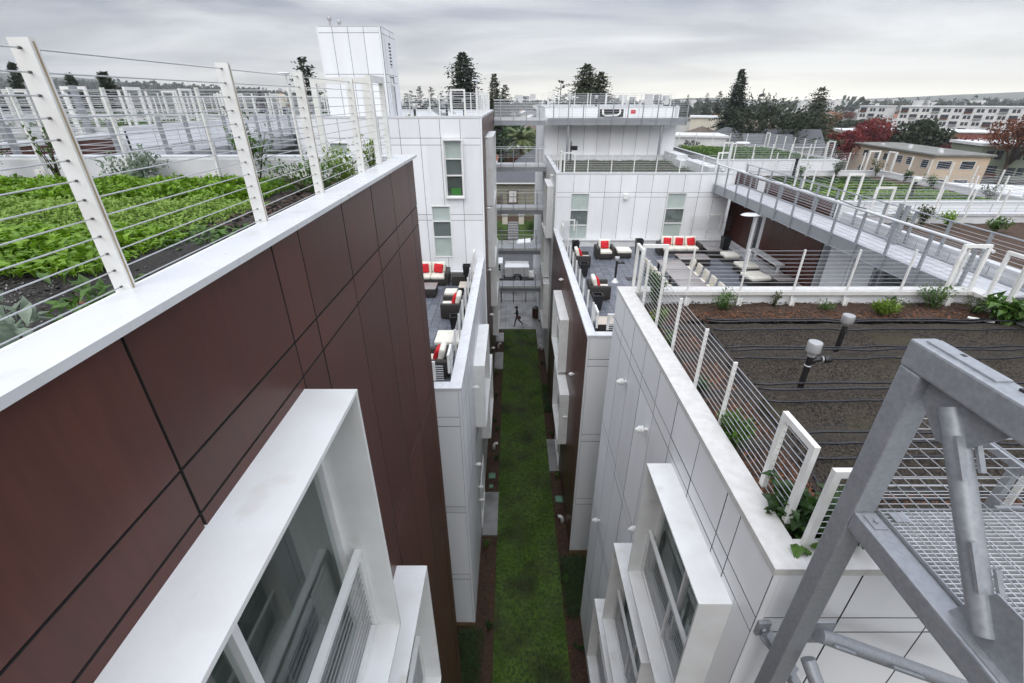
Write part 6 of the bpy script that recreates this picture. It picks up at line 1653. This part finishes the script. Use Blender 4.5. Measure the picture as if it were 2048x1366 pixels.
def pine(label, x, y, top, w, seed, material, lean=0.0, n=5200, leaf=0.55, z0=0.0, name='pine_tree', shape=0.75, base=0.3):
    """tall crown of ragged foliage clumps stepping up a leaning trunk"""
    r = random.Random(seed); t = thing(name, label, 'tree', (x, y, z0)); h = top - z0; vs, fs = [], []
    lathe('trunk', [(0.025 * h, 0), (0.018 * h, h * 0.4), (0.004 * h, h * 0.9)], 'bark', t, 8)
    cs = []
    for k in range(46):
        f = (k + r.random()) / 46; a = r.uniform(0, 6.28); rad = w * 0.5 * (1 - f) ** shape + 0.25
        q = r.uniform(0.2, 0.85) * rad; rr = rad * r.uniform(0.28, 0.5) + 0.2
        cs.append((Vector((math.cos(a) * q - lean * f * w, math.sin(a) * q, h * (base + (1 - base) * f) - rr * 0.6)), rr))
    for k in range(n):
        c, rad = r.choice(cs); v = rvec(r); v.z *= 0.7
        p = c + v * rad * r.uniform(0.4, 1.1); d = (rvec(r) + v * 0.7 + Vector((-lean, 0, 0.35))).normalized(); q = leaf * r.uniform(0.6, 1.4)
        quad_leaf(vs, fs, p, d, d.cross(rvec(r)).normalized(), q, q * 0.5)
    mesh('crown', vs, fs, material, t, kind='stuff')
    return t


for k, (u, v, y, w, fl, lab) in enumerate(((20, 128, 95, 10.5, 0.12, 'wind swept dark pine at the far left edge'), (138, 148, 110, 9.5, 0.16, 'wind swept dark pine in the middle of left skyline'), (208, 144, 100, 9.5, 0.2, 'leaning dark pine, rightmost on the left skyline'))):
    pine(lab, XT(u, v, y) + 1.5, y, topz(v, y), w, 30 + k, 'evergreen', fl, base=0.25)
pine('broad dark tree beneath the far left pine', XT(52, 158, 92), 92, topz(158, 92), 14, 40, 'evergreen', 0.0, 5200, shape=0.5)
broad('low dark tree between the left skyline pines', XT(165, 176, 108), 108, topz(176, 108), 10, 41, 'evergreen', 2600)
r = random.Random(99)
proto = broad('dark tree in the belt behind the left roofs', X_(60, 140), 140, 15.6, 15, 42, 'evergreen', 2600, group='tree belt behind the left roofs', base=0.1)
proto2 = broad('dark tree in the belt behind the left roofs', X_(330, 145), 145, 15.2, 14, 43, 'leaf_olive', 2600, group='tree belt behind the left roofs', base=0.1)
for k in range(26):
    c = copy_tree(proto if k % 3 else proto2); u = -40 + 1010 * k / 25 + r.uniform(-15, 15); y = r.uniform(125, 175); c.location = (X_(u, y), y, r.uniform(-2.0, 0.6)); c.rotation_euler = (0, 0, r.uniform(0, 6)); s = r.uniform(0.9, 1.12); c.scale = (s * 1.2, s * 1.2, s)
spiky('large spiky cypress at right, leftmost of its cluster', XT(1562, 160, 105), 105, topz(160, 105), 15, 51, 'evergreen', 190)
spiky('rounded spiky cypress in the middle of the cluster', XT(1612, 188, 108), 108, topz(188, 108), 12, 52, 'evergreen', 140)
conifer('pale green pointed tree at right end of cypress cluster', XT(1645, 177, 112), 112, topz(177, 112), 8, 53, 'conifer_warm', 26, shape=0.45, dens=1.7)
broad('bright crimson maple right of the rust coloured trees', X_(1735, 124, 8), 124, topz(236, 124), 14.5, 54, 'leaf_red', 6500, leaf=0.55, base=0.1)
broad('rust red tree left of the crimson maple, taller one', X_(1642, 126, 8), 126, topz(243, 126), 11, 55, 'leaf_rust', 3200, leaf=0.55, base=0.1)
broad('rust red tree touching the crimson maple', X_(1688, 121, 8), 121, topz(252, 121), 11, 56, 'leaf_red', 3000, leaf=0.55, base=0.1)
broad('small orange rust bush below the cypress cluster', X_(1600, 124, 8), 124, topz(253, 124), 7.5, 57, 'leaf_rust', 1800, leaf=0.5, base=0.1)
broad('dark evergreen tree behind the beige apartment house', X_(1842, 118, 8), 118, topz(232, 118), 12, 58, 'evergreen', 4200, base=0.1)
broad('red leaved tree between brick building and green motel', X_(1945, 108, 8), 108, topz(262, 108), 11, 59, 'leaf_red', 2200, leaf=0.4, base=0.15)
broad('large rust leaved tree cut by the right picture edge', X_(2040, 96, 10), 96, topz(205, 96), 11, 60, 'leaf_rust', 3800, leaf=0.42, base=0.1)
broad('yellow green tree before the wide dark roofed house', X_(1462, 92, 6), 92, topz(262, 92), 5.0, 61, 'leaf_yellow', 1600, base=0.1)
broad('orange autumn tree behind the farthest roof railing', X_(1428, 86, 5), 86, topz(276, 86), 5.0, 62, 'leaf_orange', 1500, base=0.1)
broad('yellow tree beside the farthest roof railing, right one', X_(1608, 66, 5), 66, topz(284, 66), 4.4, 63, 'leaf_yellow', 1500, base=0.1)
broad('orange tree just left of the tall redwood', X_(1440, 160, 8), 160, topz(212, 160), 8, 64, 'leaf_orange', 1600, base=0.1)
broad('dark leafy tree just right of the far walkway end', X_(1372, 78, 7), 78, topz(250, 78), 6, 65, 'evergreen', 3400, base=0.05)
broad('dark round tree behind the cream flat roofed house', X_(1425, 180, 8), 180, topz(226, 180), 9, 66, 'evergreen', 2400, base=0.1)
broad('dark leafy tree filling the gap behind the palm', -9, 112, 13.8, 13, 67, 'evergreen', 4200, base=0.05)
broad('second dark tree behind the palm, right side', 1.5, 116, 11.8, 12, 68, 'leaf_dark', 3400, base=0.05)
# palm
pm = thing('palm_tree', 'palm tree with arching fronds seen under the top footbridge', 'tree', (at(1043, 92, 8), 92, 1.5))
lathe('trunk', [(0.45, 0), (0.36, 3.5), (0.42, 7.4), (0.5, 8.4)], 'bark', pm, 10)
r = random.Random(5)
for k in range(46):
    a = r.uniform(0, 6.28); el = r.uniform(-0.5, 1.2); L = r.uniform(3.4, 4.3); vs, fs = [], []
    hd = Vector((math.cos(a), math.sin(a), 0)); sd_ = Vector((-math.sin(a), math.cos(a), 0)); prev = None
    for j in range(15):
        f = j / 14; p = hd * (L * f * math.cos(el * (1 - 0.3 * f))) + Vector((0, 0, L * f * math.sin(el) - 2.0 * f * f * (0.8 + 0.3 * math.cos(el)))) + Vector((0, 0, 8.4))
        if prev is not None:
            for sg in (-1, 1):
                tip = p + sd_ * sg * 0.75 * math.sin(math.pi * (0.12 + 0.85 * f)) + hd * 0.3 - Vector((0, 0, 0.30)); i = len(vs); vs += [prev, p, tip]; fs.append((i, i + 1, i + 2))
        prev = p
    fr = mesh('frond', vs, fs, 'palm', pm, kind='stuff')
# ---- distant neighbourhood: individual houses and trees in ranks towards the bay
r = random.Random(17)
hp = [house(lb_, 0, 0, 12, 9, 4.2, 2.2, wm, rm, 0, 0, True, 2, group='distant houses towards the bay') for wm, rm, lb_ in (('stucco_white', 'roof_brown', 'distant white house with brown roof towards the bay'), ('stucco_cream', 'shingle', 'distant cream house with dark grey roof towards the bay'), ('stucco_grey', 'roof_white', 'distant grey house with white roof towards the bay'), ('stucco_white', 'tile_red', 'distant white house with red roof towards the bay'))]
tp = [broad('distant round %s tree towards the bay' % ('dark green', 'olive', 'green', 'orange', 'rust red', 'deep green')[k], 0, 0, 7.5, 9, 70 + k, m, 900, leaf=0.95, group='distant round trees towards the bay', base=0.1) for k, m in enumerate(('evergreen', 'leaf_olive', 'evergreen', 'leaf_orange', 'leaf_rust', 'evergreen'))]
cp = [conifer('distant conifer towards the bay', 0, 0, 16, 6.5, 80 + k, 'conifer', 14, group='distant conifers towards the bay', shape=0.6) for k in range(2)]
used = set()
for k in range(300):
    f = r.random(); y = 130 + 900 * f ** 1.3
    u = r.uniform(1340, 2080) if r.random() < 0.86 else r.uniform(985, 1090)
    if y < 300 and 1780 < u: y += 230
    if y < 190 and 1340 < u < 1700: y += 120
    q = r.random(); p = r.choice(hp) if q < 0.5 else (r.choice(tp) if q < 0.93 else r.choice(cp))
    if p.name in used: c = copy_tree(p)
    else: c = p; used.add(p.name)
    c.location = (X_(u, y, 3), y, 0); c.rotation_euler = (0, 0, r.choice((-0.3, 1.27, 0.25, -0.1)) + r.uniform(-0.1, 0.1)); s = r.uniform(0.75, 1.25); c.scale = (s, s, s * r.uniform(0.85, 1.1))
for p in hp + tp + cp:
    if p.name not in used: p.location = (400, 500, 0)
# mass of far roofs and woods as one stuff object each
vs, fs = [], []; vs2, fs2 = [], []
for k in range(5200):
    y = 600 + 1280 * r.random() ** 1.2; x = r.uniform(-0.35, 1.25) * y
    w, h = r.uniform(6, 18), r.uniform(3, 8) * (1.0 if r.random() < 0.9 else 2.0)
    if r.random() < 0.40:
        i = len(vs); d = r.uniform(6, 16)
        for z_ in (0, h):
            for (a, b) in ((0, 0), (w, 0), (w, d), (0, d)): vs.append((x + a, y + b, z_))
        fs += [(i + 4, i + 5, i + 6, i + 7), (i, i + 1, i + 5, i + 4), (i + 1, i + 2, i + 6, i + 5), (i + 3, i, i + 4, i + 7)]
    else:
        for q in range(9):
            p = Vector((x + r.uniform(-w, w) * 0.6, y + r.uniform(-4, 4), h * r.uniform(0.25, 1.15))); d = rvec(r)
            quad_leaf(vs2, fs2, p, d, d.cross(rvec(r)).normalized(), w * 0.55, w * 0.5)
tag(mesh('far_city', vs, fs, 'stucco_white', None, kind='stuff'), 'mass of small pale buildings far off towards the bay', 'city')
tag(mesh('far_woods', vs2, fs2, 'evergreen', None, kind='stuff'), 'mass of dark trees far off towards the bay', 'trees')
for k, (u, w, v) in enumerate(((1038, 16, 190), (1052, 13, 192), (1066, 10, 188), (1222, 9, 192), (1248, 12, 190), (1268, 9, 194), (1300, 12, 188), (1318, 10, 189), (1335, 9, 191))):
    y = 1700; x = X_(u, y, 20); ww = w * y * 0.9 / 917; o_ = box('office_tower', (x - ww / 2, y, 0), (x + ww / 2, y + 30, topz(v, y)), 'stucco_grey' if k % 2 else 'stucco_white')
    tag(o_, ('wide', 'second', 'third', 'fourth', 'fifth', 'sixth', 'seventh', 'eighth', 'last')[k] + ' of the tiny downtown towers on the horizon, from left', 'tower', 'downtown towers on the horizon')
# hills


def hill(name, u0, u1, y, prof, material, depth, rough=0.12, step=60, seed=0):
    vs, fs = [], []; nx = 90
    for i in range(nx + 1):
        f = i / nx; u = u0 + (u1 - u0) * f; x = X_(u, y, 60)
        k = f * (len(prof) - 1); a = int(min(k, len(prof) - 2)); v = prof[a] + (prof[a + 1] - prof[a]) * (k - a)
        H_ = max(1, topz(v, y)) * (1 + rough * mnoise.fractal(Vector((x * 0.006, seed, 0)), 1, 2, 4))
        for q, hh in ((0, 0), (0.35, 0.45), (0.7, 0.85), (1.0, 1.0), (1.6, 0.7)):
            vs.append((x, y - depth + depth * q, H_ * hh * (1 + 0.15 * mnoise.fractal(Vector((x * 0.01, q * 3, seed)), 1, 2, 3)) if hh < 1 else H_))
    for i in range(nx):
        for q in range(4): a = i * 5 + q; fs.append((a, a + 5, a + 6, a + 1))
    return structure(mesh(name, vs, fs, material, None, smooth=True))


hill('hills', -700, 620, 1100, (150, 152, 155, 157, 161, 165, 166, 169, 173, 182, 197), 'hill', 420, 0.10, seed=1)
hill('hills', -900, 260, 1600, (118, 122, 128, 130, 133, 140, 150, 165), 'hill', 400, 0.08, seed=2)
hill('hills', 1740, 3200, 2600, (200, 190, 183, 181, 178, 173, 172, 170, 168, 170), 'hill_dry', 550, 0.05, seed=3)
hill('hills', 1330, 1500, 2610, (199, 196.5, 195.5, 196.5, 199), 'hill_dry', 60, 0.02, seed=4)
# hillside woods and houses at left
r = random.Random(23); vs, fs = [], []; vs2, fs2 = [], []
for k in range(5200):
    u = r.uniform(-60, 600); y = r.uniform(760, 1085); x = X_(u, y, 45)
    prof = (168, 169, 170, 171, 174, 178, 182, 189, 198); kk = max(0, min(0.999, (u + 60) / 660)) * 8; a = int(kk); v = prof[a] + (prof[min(a + 1, 8)] - prof[a]) * (kk - a)
    z_ = max(1, topz(v, 1100)) * min(1, (y - 690) / 400) ** 0.9 - 2
    s = r.uniform(4, 8)
    if k % 18 == 0 and y > 800:
        i = len(vs2); 
        for zz in (z_ - 2, z_ + 6):
            for (a_, b_) in ((0, 0), (9, 0), (9, 7), (0, 7)): vs2.append((x + a_, y + b_ - 6, zz))
        fs2 += [(i + 4, i + 5, i + 6, i + 7), (i, i + 1, i + 5, i + 4), (i + 1, i + 2, i + 6, i + 5), (i + 3, i, i + 4, i + 7)]
    for q in range(6):
        p = Vector((x + r.uniform(-4, 4), y + r.uniform(-4, 4), z_ + r.uniform(-1, 1.6) * s)); d = rvec(r)
        quad_leaf(vs, fs, p, d, d.cross(rvec(r)).normalized(), s, s * 0.8)
tag(mesh('hillside_woods', vs, fs, 'evergreen', None, kind='stuff'), 'mass of dark trees on the left hillside', 'trees')
tag(mesh('hillside_houses', vs2, fs2, 'stucco_cream', None, kind='stuff'), 'specks of pale houses on the left hillside', 'houses')

# ================================================================== HAZE
hz = box('haze', (-7000, -58, -1.0), (7500, 2700, 200), 'white_panel'); hz['kind'] = 'stuff'
hm = bpy.data.materials.new('haze'); hm.use_nodes = True; hn = hm.node_tree.nodes; hn.remove(hn['Principled BSDF'])
pv = hn.new('ShaderNodeVolumePrincipled'); pv.inputs['Color'].default_value = (0.93, 0.96, 1.0, 1); pv.inputs['Density'].default_value = 0.00020; pv.inputs['Anisotropy'].default_value = 0.2
hm.node_tree.links.new(pv.outputs[0], hn['Material Output'].inputs['Volume'])
hz.data = hz.data.copy(); hz.data.materials.clear(); hz.data.materials.append(hm)
tag(hz, 'thin grey blue haze over the distance', 'haze')

for ob in bpy.data.objects:
    if 'o' in ob.keys(): del ob['o']
